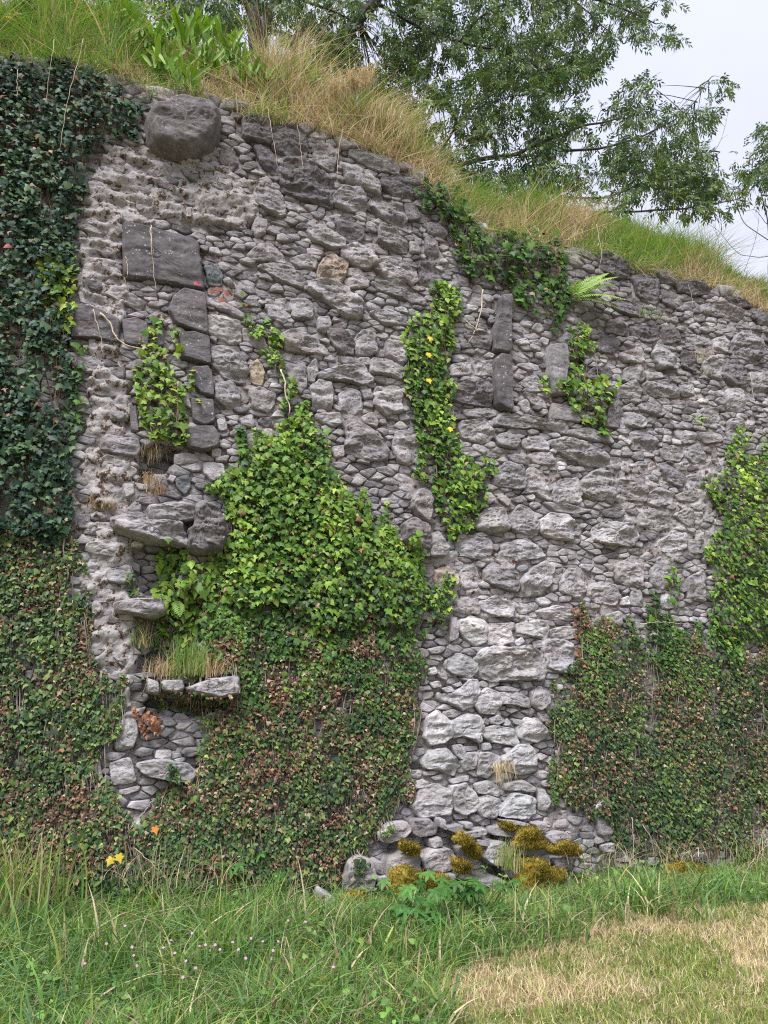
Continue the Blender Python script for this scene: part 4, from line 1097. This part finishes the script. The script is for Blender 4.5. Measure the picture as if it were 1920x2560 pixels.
def tree(name, label, base_px, base_off, limbs, crowns, group=None, pal=ASHG, trunk_first=1):
    base = in_frame_pt(base_px, base_off); t = thing(name, label, 'tree', base, group)
    nodes = []; LB = []
    for k, (z, s, offs, r0, r1) in enumerate(limbs):
        p = pts(z, s); of = np.linspace(offs[0], offs[1], len(p)); P = np.array([in_frame_pt(a, b) for a, b in zip(p, of)])
        n = max(8, 5 * len(p)); Q = smooth_path(P, n); Q[1:-1] += .035 * np.stack([fbm(Q * 1.7, 2, 200 + k + j) for j in range(3)], 1)[1:-1]
        r = np.linspace(r0, r1, n)
        tb = tube(Q, r, 8 if r0 > .04 else 5, BARKC)
        mesh('trunk' if k < trunk_first else 'limb', *tb[:2], M_BARK, tb[2], t, smooth=True)
        nodes.append(Q[2:])
    nodes = np.concatenate(nodes); TW, LFS = [], []
    for z, s, n, rag, o0, o1, ln in crowns:
        poly = pts(z, s); a, b = poly.min(0), poly.max(0); p = rng.uniform(a - rag, b + rag, (int(3.3 * n * np.prod(b - a + 2 * rag) / max(1, abs(np.sum(poly[:, 0] * np.roll(poly[:, 1], -1) - poly[:, 1] * np.roll(poly[:, 0], -1))) / 2)), 2))
        p = p[inside(p + rag * 1.7 * np.stack([fbm(p / 60, 3, 301), fbm(p / 60, 3, 305)], 1), poly)]
        f = fbm(p / 48, 3, 311); p = p[rng.random(len(p)) < np.clip(.66 + 1.3 * f, .05, 1)]
        of = rng.uniform(o0, o1, len(p)); uv = np.array([on_wall([q], -o)[0] for q, o in zip(p, of)]); P = world(uv, -of)
        # twigs: sprays of leaves share a twig from the nearest limb
        used = 0
        order_ = rng.permutation(len(P))
        for i in order_[:max(10, len(P) // 14)]:
            d = np.linalg.norm(nodes - P[i], axis=1); j = np.argmin(d)
            if d[j] < .12 or d[j] > 2.6: continue
            m0 = nodes[j]; mid = (m0 + P[i]) / 2 + rng.normal(0, .06, 3) + (0, 0, .06 * d[j]); Q = smooth_path([m0, mid, P[i]], 7)
            TW.append(tube(Q, np.linspace(.005 + .006 * min(1, d[j]), .0022, 7), 4, np.array(BARKC) * 1.2))
        ctr = nodes[np.argmin(((nodes[None] - P[:, None]) ** 2).sum(-1), 1)]
        dv = (P - ctr); dv /= np.linalg.norm(dv, axis=1)[:, None] + 1e-6; dv = dv * .8 + rng.normal(0, .55, dv.shape) - Z_ * .45
        LFS.append(compound(P, dv, ln * rng.uniform(.7, 1.25, len(P)), pick(pal, len(P), .2)))
    V, T, K = join(LFS); mesh('crown', V, T, M_ASH, K, t)
    if TW: V, T, K = join(TW); tag(mesh('twigs', V, T, M_BARK, K, t, smooth=True), kind='stuff')
    return t
tree('ash_tree', 'ash tree with a forked dark trunk standing behind the dock leaves', (640, 190), 2.6,
     [('U', '650,210 640,100 632,20 600,-90', (2.6, 2.6), .13, .10), ('U', '645,150 660,60 700,-20 740,-100', (2.6, 2.8), .09, .07), ('U', '632,30 560,-30 480,-70', (2.6, 2.2), .04, .02), ('U', '700,-20 820,20 900,60', (2.8, 2.4), .03, .012), ('U', '640,60 740,90 800,130', (2.7, 2.5), .02, .008)],
     [('U', '370,-60 950,-60 930,60 860,130 780,90 640,60 540,80 480,70 400,60 330,40', 480, 30, 1.9, 3.6, .22), ('U', '860,40 1000,60 1060,330 1000,340 930,270 880,220 840,180', 260, 25, 2.2, 3.6, .2), ('U', '690,60 830,60 860,200 780,190 720,150', 130, 25, 2.2, 3.6, .2)], 'ash trees behind the wall')
tree('ash_tree', 'ash tree leaning right over the bank with a broad leafy crown', (790, 240), 2.4,
     [('U', '780,260 815,160 865,80 935,5 1010,-90', (2.4, 2.7), .115, .085), ('U', '935,5 1052,70 1145,104 1238,122 1307,150 1365,175', (2.6, 1.9), .035, .01),
      ('U', '1150,105 1200,40 1300,-10 1420,-40', (2.3, 2.0), .025, .01), ('U', '1010,-90 1200,-60 1400,-30 1560,20 1640,60', (2.7, 2.1), .05, .01),
      ('U', '1064,214 1081,145 1096,75 1110,10', (2.8, 2.8), .02, .012), ('U', '1240,120 1330,200 1380,250', (2.2, 2.0), .015, .006), ('U', '1400,-30 1500,60 1560,110', (2.4, 2.1), .02, .006)],
     [('U', '900,-80 1680,-80 1690,10 1660,30 1690,90 1715,105 1690,130 1640,95 1610,130 1580,90 1540,70 1530,110 1500,190 1430,200 1380,190 1330,210 1250,200 1180,160 1090,100 1000,60', 1500, 26, 1.6, 3.4, .23),
      ('U', '960,60 1080,70 1120,150 1080,240 1010,200 980,140', 130, 24, 2.0, 3.4, .2)], 'ash trees behind the wall', trunk_first=1)
tree('ash_tree', 'low spreading ash tree with long drooping limbs over the right bank', (1040, 430), 2.2,
     [('U', '1010,470 1090,420 1174,405 1284,388 1365,347 1452,318 1568,295', (2.2, 2.0), .05, .012), ('U', '1320,360 1400,382 1510,370 1597,347 1683,301 1733,260 1772,200', (2.1, 1.9), .028, .006),
      ('U', '1120,415 1190,440 1250,452', (2.2, 2.0), .02, .008), ('U', '1400,490 1510,498 1597,463 1683,440 1770,405 1800,380', (2.4, 2.0), .024, .006),
      ('U', '1480,530 1585,529 1712,521 1799,509 1863,492 1910,440', (2.2, 1.9), .022, .006), ('U', '1190,272 1260,243 1319,231', (2.2, 2.2), .014, .006), ('U', '1365,347 1400,280 1440,230', (2.1, 2.0), .014, .005),
      ('U', '1080,420 1130,330 1180,270 1230,210', (2.3, 2.3), .03, .01)],
     [('U', '1000,190 1120,170 1250,190 1400,190 1490,190 1470,240 1500,260 1540,240 1560,200 1620,200 1660,250 1650,300 1730,260 1740,200 1780,165 1820,200 1815,270 1770,300 1740,310 1760,370 1800,360 1790,400 1740,420 1790,440 1800,500 1700,520 1610,470 1560,520 1470,500 1300,490 1200,470 1130,430 1040,330', 1330, 22, 1.5, 3.0, .22),
      ('U', '1640,440 1760,400 1880,440 1920,520 1800,520 1640,530', 70, 18, 1.7, 2.4, .2)], 'ash trees behind the wall', trunk_first=1)
tree('ash_sapling', 'thin ash sapling with bare twigs at the right edge of the photo', (1935, 640), 2.0,
     [('U', '1925,700 1918,560 1905,480 1880,420', (2.0, 2.0), .018, .006), ('U', '1925,640 1960,520 1975,400 1960,330', (2.0, 2.1), .018, .006), ('U', '1920,600 1860,560 1835,480 1838,400', (2.0, 1.9), .009, .003), ('U', '1922,640 1850,640 1800,580 1770,560', (2.0, 1.9), .007, .003), ('U', '1918,560 1890,520 1850,530', (2, 2), .006, .003)],
     [('U', '1840,370 1860,340 1900,320 1990,300 2060,380 2000,470 1930,470 1880,460 1850,420', 170, 16, 1.7, 2.5, .2)], None)
# bare twigs at the right, against the sky
for lab, s in (('thin bare twig pointing up right of the low ash crown', '1770,400 1800,360 1815,310 1822,270'), ('bare forked twig at the right above the grass bank', '1790,690 1800,600 1775,540'), ('bare twig rising from the far right grass', '1860,680 1890,600 1900,540 1895,480')):
    P = smooth_path(np.array([in_frame_pt(q, 1.9) for q in pts('U', s)]), 10); tb = [tube(P, np.linspace(.006, .002, 10), 4, (.12, .09, .08))]
    for k in (4, 6, 7): tb.append(tube(smooth_path([P[k], P[k] + T_ * rng.normal(0, .12) + Z_ * .15 + rng.normal(0, .04, 3)], 4), np.linspace(.003, .0015, 4), 4, (.12, .09, .08)))
    V, T, K = join(tb); tag(mesh('bare_twig', V, T, M_BARK, K, loc=P[0], smooth=True), lab, 'twig')

# ------------------------------------------------------------------ plants on the bank
def strap_leaf(b, d, up, ln, wd, bend, col, seg=6, prof=None):
    """one broad leaf as a curved strip"""
    d = d / np.linalg.norm(d); sd = np.cross(d, up); sd /= np.linalg.norm(sd) + 1e-9; nm = np.cross(sd, d); V = []
    for k in range(seg + 1):
        t = k / seg; c = b + d * ln * t - Z_ * bend * ln * t * t
        wk = wd * (.12 + 1.0 * math.sin(math.pi * min(1, t * .92 + .06)) ** .8) * .5 * (1 if t < .97 else .1)
        V += [c - sd * wk + nm * wk * .35, c, c + sd * wk + nm * wk * .35]
    T = []
    for k in range(seg):
        for a in (0, 1):
            p = 3 * k + a; T += [(p, p + 1, p + 4), (p, p + 4, p + 3)]
    return np.array(V), np.array(T), np.repeat(np.array(col)[None], len(V), 0)
DOCK = [((.16, .30, .03), 3), ((.11, .23, .03), 2.4), ((.22, .35, .05), 1.4)]
def bank_at(q):                               # nearest bank surface point under a picture point
    s = np.interp(q[0], xs, ss); y0 = np.interp(q[0], TOP[:, 0], TOP[:, 1]); y1 = np.interp(q[0], CREST[:, 0], CREST[:, 1])
    return bank_pt(np.array([s]), np.array([np.clip((y0 - q[1]) / max(1, y0 - y1), .0, 1)]))[0]
docks = [((400, 215), 'dock plant just above the round boulder', .30), ((470, 175), 'tallest bright green dock plant in the middle of the clump', .40), ((545, 160), 'bright dock plant at the right side of the tall clump', .36), ((345, 160), 'bright dock plant at the left side of the tall clump', .32),
         ((510, 215), 'dock plant with broad leaves right above the boulder edge', .30), ((430, 135), 'dock plant at the back of the clump beneath the trees', .30), ((610, 245), 'smaller dock plant left of the straw bunch', .26), ((670, 260), 'dock plant hanging at the wall edge above the dark angular stones', .24), ((590, 205), 'low dock plant in front of the leaning trunk', .24), ((770, 265), 'small dock plant beside the straw bunch', .22), ((740, 235), 'small dock plant among the straw below the leaning trunk', .22), ((455, 238), 'low dock plant hanging beside the boulder top', .26), ((385, 180), 'dock plant leaning left above the boulder', .32), ((500, 120), 'back dock plant nearest the forked trunk', .34), ((570, 215), 'dock plant at the wall edge right of the boulder', .28), ((300, 120), 'dock plant among yellow weeds at the upper left', .28)]
for q, lab, h in docks:
    b = bank_at(q) + N_ * .16; pr = []; h *= 1.2
    for k in range(rng.integers(22, 30)):
        a = rng.uniform(0, 2 * math.pi); el = rng.uniform(.85, 1.5); d = np.array([math.cos(a) * math.cos(el), math.sin(a) * math.cos(el), math.sin(el)]) + N_ * .15
        pr.append(strap_leaf(b + rng.normal(0, .075, 3) * (1, 1, .2), d, N_ + rng.normal(0, .5, 3), h * rng.uniform(.6, 1.15), .036 * rng.uniform(.75, 1.2) * h / .32, rng.uniform(.05, .5), pick(DOCK, 1)[0]))
    V, T, K = join(pr); tag(mesh('dock_plant', V, T, M_IVY, K, loc=b, smooth=True), lab, 'plant', 'dock plants on the bank')
# leafy weeds at the top left with yellow flower heads
for q, lab, n in (((60, 110), 'leafy green weed at the top left corner over the dark ivy', 130), ((190, 100), 'straggling leafy weed right of the corner weed', 110), ((300, 30), 'tall leafy weed against the sky left of the dock clump', 90), ((130, 40), 'tall green weed at the very top left', 120)):
    b = bank_at(q); SV, LV = [], []
    for k in range(16):
        tip = b + np.array([rng.normal(0, .32), rng.normal(0, .15), rng.uniform(.3, .75)]); P = smooth_path([b + rng.normal(0, .08, 3) * (1, 1, 0), (b + tip) / 2 + rng.normal(0, .04, 3), tip], 8)
        SV.append(tube(P, np.linspace(.005, .002, 8), 4, (.12, .12, .05)))
        m_ = n // 6; i = rng.integers(1, 8, m_); LV.append(leaves(P[i] + rng.normal(0, .035, (m_, 3)), rng.uniform(.05, .105, m_), rng.normal(0, .5, (m_, 3)) + Z_ * .6 + N_ * .5, rng.normal(0, .6, (m_, 3)) - Z_ * .4, pick([(G_FRESH, 2), (G_MID, 3), (G_YEL, 1), (TAN, .5)], m_), LF_HEART))
    t = thing('leafy_weed', lab, 'plant', b, 'leafy weeds at the top left'); V, T, K = join(LV); mesh('foliage', V, T, M_IVY, K, t); V, T, K = join(SV); mesh('stems', V, T, M_STEM, K, t)
def daisy(b, top, col, r, name, lab, group, stemc=(.1, .14, .04)):
    t = thing(name, lab, 'flower', b, group)
    P = smooth_path([b, (b + top) / 2 + rng.normal(0, .012, 3), top], 6); s_ = tube(P, np.linspace(.003, .0018, 6), 4, stemc); mesh('stem', *s_[:2], M_STEM, s_[2], t)
    n = 6; a = np.arange(n) * 2 * math.pi / n + rng.uniform(0, 1); f = N_ * .6 + Z_ * .8 + rng.normal(0, .2, 3); f /= np.linalg.norm(f); s1 = np.cross(f, T_); s1 /= np.linalg.norm(s1); s2 = np.cross(f, s1)
    tp = np.cos(a)[:, None] * s1 + np.sin(a)[:, None] * s2; o = leaves(np.repeat(top[None], n, 0) + tp * r * .5, np.full(n, r), np.repeat(f[None], n, 0), tp, np.repeat(np.array([col]), n, 0) * rng.uniform(.85, 1.1, (n, 1)), LF_HEART, .1, .3)
    mesh('petals', *o[:2], M_FLOWER, o[2], t)
for k, q in enumerate(pts('K', '355,35 480,40 40,75 75,70')):
    b = bank_at(q + (0, 90)); top = b * 0 + in_frame_pt(q, max(.25, -((b - O_) @ N_))); daisy(b, top, (.75, .52, .03), .045, 'yellow_flower', 'small yellow flower in the weeds ' + ['left of the dock clump', 'nearest the dock clump', 'at the left margin', 'second from the left margin'][k], 'yellow flowers at the top left')

# ------------------------------------------------------------------ straw bunch, tufts, stalks
def tuft(name, lab, roots, n, h, lean, pal, wd=(.004, .008), cat='grass tuft', up=None, sp=.05, group=None):
    r = np.asarray(roots)[rng.integers(0, len(roots), n)] + rng.normal(0, sp, (n, 3)) * (1, 1, .35)
    o = blades(r, rng.uniform(h[0], h[1], n), rng.uniform(*wd, n), rand_lean(n, lean[0]) + np.array(lean[1]), pick(pal, n), 5, up)
    tag(mesh(name, *o[:2], M_GRASS, o[2], loc=np.asarray(roots).mean(0)), lab, cat, group)
wp = lambda z, s, o: np.array([world(on_wall([q], o), o)[0] for q in pts(z, s)])
STR = [(STRAW, 4), ((.5, .4, .24), 2), (TAN, 2)]
tuft('straw_bunch', 'long dry straw bunch hanging over the wall edge', wp('U', '835,245 860,235 885,225 915,215', -.1), 420, (.35, .75), (.25, N_ * .55 - Z_ * .85 - T_ * .15), STR, (.005, .009))
tuft('straw_bunch', 'straw leaning right from the wall edge by the ash limbs', wp('U', '940,300 980,320 1010,350', -.15), 380, (.3, .7), (.35, N_ * .4 - Z_ * .3 + T_ * .5), STR + [(G_YEL, 1)], (.005, .009), sp=.09)
tuft('straw_bunch', 'dry straw beside the leaning ash trunk', wp('U', '680,150 720,160 760,150', -.7), 220, (.4, .8), (.4, T_ * .35), STR)
tuft('grass_tuft', 'green grass tuft growing on the jutting slab', wp('H', '850,1880 950,1860 1010,1850 1070,1870', .1), 330, (.15, .42), (.25, N_ * .1), [(G_FRESH, 3), ((.2, .32, .06), 3), (STRAW, 1.5)], sp=.045)
tuft('straw_tuft', 'dry straw at the foot of the green tuft on the slab', wp('H', '700,1850 800,1870 1100,1870 1180,1850', .12), 260, (.08, .22), (.8, N_ * .3), STR + [((.3, .17, .1), 2)], sp=.05)
tuft('grass_tuft', 'thin green tuft in the hollow left of the slab tuft', wp('H', '560,1640 620,1650', .0), 90, (.12, .3), (.5, N_ * .3), [(G_MID, 2), (G_YEL, 1), (TAN, 1)])
tuft('straw_tuft', 'straw hanging out of the dark hole in the wall', wp('H', '610,120 660,110 690,130', -.2), 110, (.3, .55), (.15, N_ * .5 - Z_ * 1.1), STR + [((.2, .13, .08), 2)])
tuft('straw_tuft', 'brown straw on the ledge stone below the dark hole', wp('H', '640,400 690,420 720,480', .02), 150, (.15, .35), (.3, N_ * .35 - Z_ * .6), STR + [((.3, .15, .09), 2)])
tuft('straw_tuft', 'orange brown moss fringe left of the jutting ledge', wp('H', '240,570 300,580 350,590', .03), 130, (.05, .13), (.6, N_ * .3), [((.36, .18, .06), 3), (STRAW, 1)])
tuft('straw_tuft', 'dry straw tuft on the pale stones of the lower wall', wp('E', '910,1480 940,1470', .1), 90, (.2, .38), (.12, N_ * .25 - Z_ * 1.2), STR)
tuft('grass_tuft', 'green and straw tuft between the mossy footing stones', wp('F', '1060,330 1100,340 1130,350', .33), 200, (.12, .3), (.35, N_ * .15), [(G_FRESH, 3), (G_YEL, 2), (STRAW, 2)], sp=.04)
tuft('grass_tuft', 'small tuft growing under the upper dark stones', wp('C', '1010,345 1060,350 1100,370', .06), 110, (.06, .18), (.6, N_ * .3), [(G_MID, 3), (G_YEL, 2), (TAN, 2)])
tuft('grass_tuft', 'low tuft in the joint near the far right stones', wp('C', '1290,560 1320,590 1330,660', .06), 90, (.05, .15), (.6, N_ * .3), [(G_YEL, 3), (TAN, 2)])
tuft('dry_weeds', 'brown dry weeds at the wall foot right of the mossy footing', wp('U', '1440,2170 1480,2165 1520,2160 1560,2165', .25), 110, (.12, .38), (1.0, N_ * .1), [(TAN, 3), (STRAW, 2), ((.2, .14, .09), 3), (G_MID, 2)], sp=.1)
tuft('dry_weeds', 'straw coloured weeds at the wall foot beneath the lower right ivy', wp('U', '1640,2150 1700,2150 1760,2150', .25), 90, (.1, .35), (1.0, N_ * .1), [(TAN, 3), (STRAW, 2), ((.2, .14, .09), 2), (G_FRESH, 2)], sp=.1)
tuft('dry_weeds', 'dry weeds at the right edge by the leaning stalk', wp('U', '1850,2150 1900,2150 1950,2150', .3), 120, (.15, .42), (1.0, N_ * .1), [(TAN, 3), (STRAW, 2), (G_FRESH, 2)], sp=.12)
tuft('dry_weeds', 'dead weeds at the wall foot below the yellow leaves', wp('U', '330,2200 420,2210 520,2210', .3), 140, (.12, .4), (1.0, N_ * .1), [(TAN, 3), (STRAW, 2), ((.2, .14, .09), 2), (G_MID, 2)], sp=.12)
tuft('tall_grass', 'tall pale green grass at the left edge below the ivy', wp('U', '-20,2260 40,2260 110,2270', .5), 260, (.3, .65), (.45, N_ * .15), [(G_FRESH, 3), (G_YEL, 2), (TAN, 1.5)], (.007, .014), sp=.14)
STALKS = [('K', '362,165 300,400 255,650', .3, 'long pale dry stalk lying across the dark ivy curtain'), ('K', '235,170 205,380 200,450', .26, 'short pale stalk left of the long stalk on the dark ivy'), ('K', '75,300 75,420', .3, 'thin pale stalk at the far left of the dark ivy'),
          ('G', '790,320 825,730 855,930', .12, 'pale dry stalk hanging down the largest dressed block'), ('G', '570,600 590,720 555,890', .1, 'thin forked stalk left of the largest dressed block'), ('G', '340,1110 420,1190 490,1370 560,1410 730,1445', .1, 'pale root running across the dark dressed blocks to the vine'),
          ('G', '265,1080 300,1200 340,1330 362,1510', .1, 'thin stalk on the left dressed block'), ('B', '570,630 605,700 600,790 632,850 628,930', .16, 'thick pale ivy root above the middle ivy mass'), ('C', '180,215 178,300 160,380 130,450 100,500', .16, 'curved pale branch near the upper dressed jamb'), ('C', '95,380 130,410 150,425 185,425', .17, 'short thick pale root crossing the curved branch'),
          ('A', '490,70 520,250 560,470', .14, 'dry stalk hanging over the dark stone right of the boulder'), ('A', '680,190 705,330 720,480', .14, 'dry stalk hanging onto the large dark angular stone'), ('A', '980,200 950,350 935,580', .14, 'long dry stalk below the straw bunch'), ('A', '740,420 830,395 915,385', .17, 'dry stalk lying level across the dark angular stone'),
          ('D', '1330,1080 1420,1065 1500,1075 1605,1080', .16, 'pale twig lying level over the lower right ivy'), ('E', '470,90 455,300 425,590', .15, 'thin brown stem rising on the pale lower stones'), ('E', '800,1000 745,1160 715,1380 680,1600', .2, 'brown stem climbing the middle of the pale lower stones'), ('E', '1250,720 1210,830 1185,980', .17, 'red brown stem on the bluish stone near the right ivy'),
          ('L', '660,420 610,480 560,540', .22, 'pale stick leaning in the lower left ivy'), ('L', '580,620 660,690 720,760 750,820', .3, 'bent pale stalk above the grass at the lower left'), ('M', '1115,520 1160,590 1220,660 1255,740 1270,800', .4, 'tall pale dry stalk bending over the right hand grass'), ('M', '1600,665 1550,740 1510,800', .5, 'pale stalk leaning left at the right edge'), ('M', '1070,490 1080,600 1075,680', .25, 'upright pale stalk in front of the lower right ivy'), ('K', '655,970 655,1050 665,1100', .1, 'short pale stalk above the largest dressed block'),
          ('U', '1490,560 1505,630 1498,680', .1, 'bare pale twig standing above the large fern'), ('U', '1355,612 1395,622 1427,628', .16, 'pale broken stick on the ivy at the wall top'), ('C', '1245,190 1265,250 1270,300', .1, 'thin stalk on the upper right dark stones'), ('C', '1570,650 1580,740 1590,810', .1, 'pale stalk near the right margin of the stones')]
for z, s, o, lab in STALKS:
    P = smooth_path(wp(z, s, o), 14); P += .004 * rng.normal(0, 1, P.shape); th = .0095 if 'root' in lab or 'branch' in lab else .0036
    c = (.1, .06, .045) if 'brown' in lab else (.46, .39, .3); tb = tube(P, np.linspace(th, th * .5, 14), 5, c); nm = 'root' if 'root' in lab else 'branch' if 'branch' in lab or 'stick' in lab else 'twig' if 'twig' in lab else 'stem' if 'stem' in lab else 'dry_stalk'
    tag(mesh({'root': 'ivy_root', 'branch': 'stick', 'stem': 'dry_twig'}.get(nm, nm), *tb[:2], M_STEM, tb[2], loc=P[-1], smooth=True), lab, {'stem': 'dry twig'}.get(nm, nm.replace('_', ' ')))

# ------------------------------------------------------------------ ferns
def frond(b, tip, width, col, droop=.12):
    d = tip - b; ln = np.linalg.norm(d); n = int(np.clip(ln / .02, 9, 26)); width = min(width, .3 * ln); t = np.linspace(0, 1, n); sag = np.sin(t * math.pi) * droop * ln
    P = b + d * t[:, None] + Z_ * sag[:, None]; pr = [tube(P, np.linspace(.004, .0015, n), 4, np.array(col) * .8)]
    tg = np.gradient(P, axis=0); tg /= np.linalg.norm(tg, axis=1)[:, None]; up = Z_ * .75 + N_ * .7; sd = np.cross(tg, up); sd /= np.linalg.norm(sd, axis=1)[:, None]
    for i in range(3, n):
        w_ = width * math.sin(math.pi * (.12 + .86 * t[i])) ** .8
        for s_ in (-1, 1):
            pr.append(strap_leaf(P[i], sd[i] * s_ + tg[i] * .45 - Z_ * .12, np.cross(sd[i], tg[i]), w_ * rng.uniform(.85, 1.1), ln / n * .8, .15, np.array(col) * rng.uniform(.85, 1.15), 3))
    return join(pr)
def fern(lab, root_px, off, tips, width, col):
    b = world(on_wall([root_px], off), off)[0]; t = thing('fern', lab, 'fern', b)
    for q, o in tips:
        tip = world(on_wall([q], o), o)[0]; V, T, K = frond(b, tip, width, col); mesh('frond', V, T, M_IVY, K, t)
fern('large pale green fern with long fronds on the upper right stones', (1425, 745), .05, [((1545, 692), .42), ((1535, 712), .3), ((1520, 683), .28), ((1560, 748), .4), ((1545, 770), .3), ((1450, 700), .3)], .14, (.27, .42, .09))
fern('small pale green fern in the right hand stones', (1735, 1050), .05, [((1775, 1045), .2), ((1760, 1062), .18), ((1725, 1040), .15), ((1750, 1034), .14)], .06, (.27, .42, .09))
fern('little fern under the jutting dark block in the hollow', (440, 1500), .0, [((470, 1460), .2), ((420, 1460), .2), ((450, 1540), .2)], .07, (.16, .28, .06))

# ------------------------------------------------------------------ moss cushions
MOSS = [('F', '145,600 150,530 210,490 280,520 325,600 310,645 180,645', .38, 'orange olive moss mound under the pale egg shaped footing stone'), ('F', '450,470 480,370 520,360 600,388 700,395 750,430 745,465 600,475 520,545 460,525', .4, 'long moss cushion draped over the left footing stones'),
        ('F', '1130,240 1170,150 1220,112 1300,155 1312,230 1220,252', .34, 'tall moss cushion on the right end of the footing'), ('F', '780,165 830,148 885,200 945,260 930,300 880,275 845,225 790,200', .36, 'moss strip slanting down between two footing stones'),
        ('F', '785,300 860,320 892,382 790,378', .36, 'small moss patch under the slanting strip'), ('F', '1170,310 1240,292 1275,340 1400,358 1425,480 1340,505 1180,492 1160,420', .4, 'largest moss cushion spreading into the grass'),
        ('F', '1350,235 1440,205 1512,250 1500,280 1360,272', .3, 'flat moss patch at the right end by the ivy'), ('F', '470,212 560,213 592,262 550,282 480,242', .33, 'thin orange moss on top of the square footing stone'),
        ('F', '390,522 462,520 455,585 400,582', .42, 'little moss tuft in the grass by the mound'), ('M', '1250,705 1300,690 1400,712 1440,762 1340,765 1260,745', .32, 'moss covered stone at the right foot of the wall'), ('E', '940,1995 1040,2000 1110,2060 1020,2060', .24, 'thin moss cap on the flat footing slab')]
for z, s, o, lab in MOSS:
    p = pts(z, s); p = p.mean(0) + (p - p.mean(0)) * 1.22; uv = on_wall(p, o); B = resample(chaikin(uv, 2), 40); c = B.mean(0); B = c + (B - c) * (1 + .45 * fbm(B * 9, 3, 411))[:, None]; nr = 12; g = [B * (1 - k / nr) + c * (k / nr) for k in range(nr)]
    U = np.concatenate(g + [c[None]]); t = np.r_[np.repeat(np.arange(nr) / nr, 40), 1]; sz = math.sqrt(np.prod(B.max(0) - B.min(0)))
    w_ = o - .1 + (.08 + .06 * sz) * (1 - (1 - np.clip(t / .6, 0, 1)) ** 2) + .05 * fbm(U * 14, 3, 401) * np.clip(t * 4, 0, 1) + .02 * fbm(U * 50, 2, 405)
    Pv = world(U, w_); T = []
    for i in range(nr - 1):
        a = i * 40; j = np.arange(40); j2 = (j + 1) % 40; T += [np.stack([a + j, a + j2, a + 40 + j2], 1), np.stack([a + j, a + 40 + j2, a + 40 + j], 1)]
    a = (nr - 1) * 40; j = np.arange(40); T.append(np.stack([a + j, a + (j + 1) % 40, np.full(40, a + 40)], 1)); T = np.concatenate(T)
    t = thing('moss_cushion', lab, 'moss', Pv[np.argmin(Pv[:, 2])], 'moss cushions on the footing')
    pal = [((.3, .225, .04), 3), ((.21, .175, .035), 3), ((.36, .245, .05), 1.4), ((.14, .145, .035), 2.2)]
    mesh('cushion', Pv, T, M_MOSS, pick(pal, len(Pv), .2), t, smooth=True)
    f = T[rng.integers(0, len(T), int(8000 * sz))]; b3 = rng.dirichlet((1, 1, 1), len(f)); Q = (Pv[f] * b3[:, :, None]).sum(1); n = len(Q); Q = Q + rng.normal(0, .012, Q.shape)
    o_ = blades(Q, rng.uniform(.015, .05, n), rng.uniform(.005, .01, n), rand_lean(n, .9) + N_ * .6, pick(pal + [((.36, .26, .04), 1.5)], n), 2); mesh('moss_fronds', *o_[:2], M_MOSS, o_[2], t)

# ------------------------------------------------------------------ plants in the foreground grass
fl = pts('L', '540,958 705,1052 740,1020 755,1075 803,1110 592,1130 888,1040 830,990 862,1045 1005,1028 1062,1098 1085,1012 1180,1065 1202,1025 950,1060 577,1085 367,1120 790,1180 930,1040 1135,1025 1245,935 1320,940 1440,1135 1258,1095 845,1140 460,1035 570,1050 1030,1060 1175,1100 735,1035')
for q in fl:
    hgt = rng.uniform(.2, .32); top = on_ground([q], hgt)[0]; b = top + np.array([rng.normal(0, .03), rng.normal(.03, .03), 0]); b[2] = ground_z(b[None, :2])[0]
    daisy(b, top, (.62, .34, .56), .009, 'pink_flower', 'tiny pink flower on a thin stem in the long grass below the wall', 'pink flowers in the long grass')
# cut leaved herbs (crane's bill) by the mossy stones
for q, lab in (((1050, 2255), 'cut leaved green herb in front of the long moss cushion'), ((1110, 2290), 'cut leaved herb lower right of the first herb'), ((1180, 2270), 'cut leaved herb below the mossy right footing'), ((600, 2215), 'green herb at the wall foot left of the pale footing stone'), ((690, 2180), 'green herb at the wall foot nearest the pale footing stone')):
    b = on_ground([(q[0], q[1] + 45)])[0]; b[2] = ground_z(b[None, :2])[0]; SV, LV = [], []
    for k in range(26):
        tip = b + np.array([rng.normal(0, .16), rng.normal(0, .1), rng.uniform(.12, .36)]); SV.append(tube(smooth_path([b, (b + tip) / 2 + rng.normal(0, .02, 3), tip], 5), .0025, 4, (.07, .11, .04)))
        c = pick([((.05, .14, .03), 3), ((.08, .19, .04), 2)], 1)[0]; f = Z_ + N_ * .5 + rng.normal(0, .3, 3); f /= np.linalg.norm(f); s1 = np.cross(f, T_ + rng.normal(0, .3, 3)); s1 /= np.linalg.norm(s1); s2 = np.cross(f, s1)
        for a in np.linspace(0, 2 * math.pi, 6)[:-1]:
            LV.append(strap_leaf(tip, math.cos(a) * s1 + math.sin(a) * s2, f, .07, .028, .3, c, 3))
    t = thing('herb', lab, 'plant', b, 'herbs at the wall foot'); V, T, K = join(LV); mesh('foliage', V, T, M_IVY, K, t); V, T, K = join(SV); mesh('stems', V, T, M_STEM, K, t)
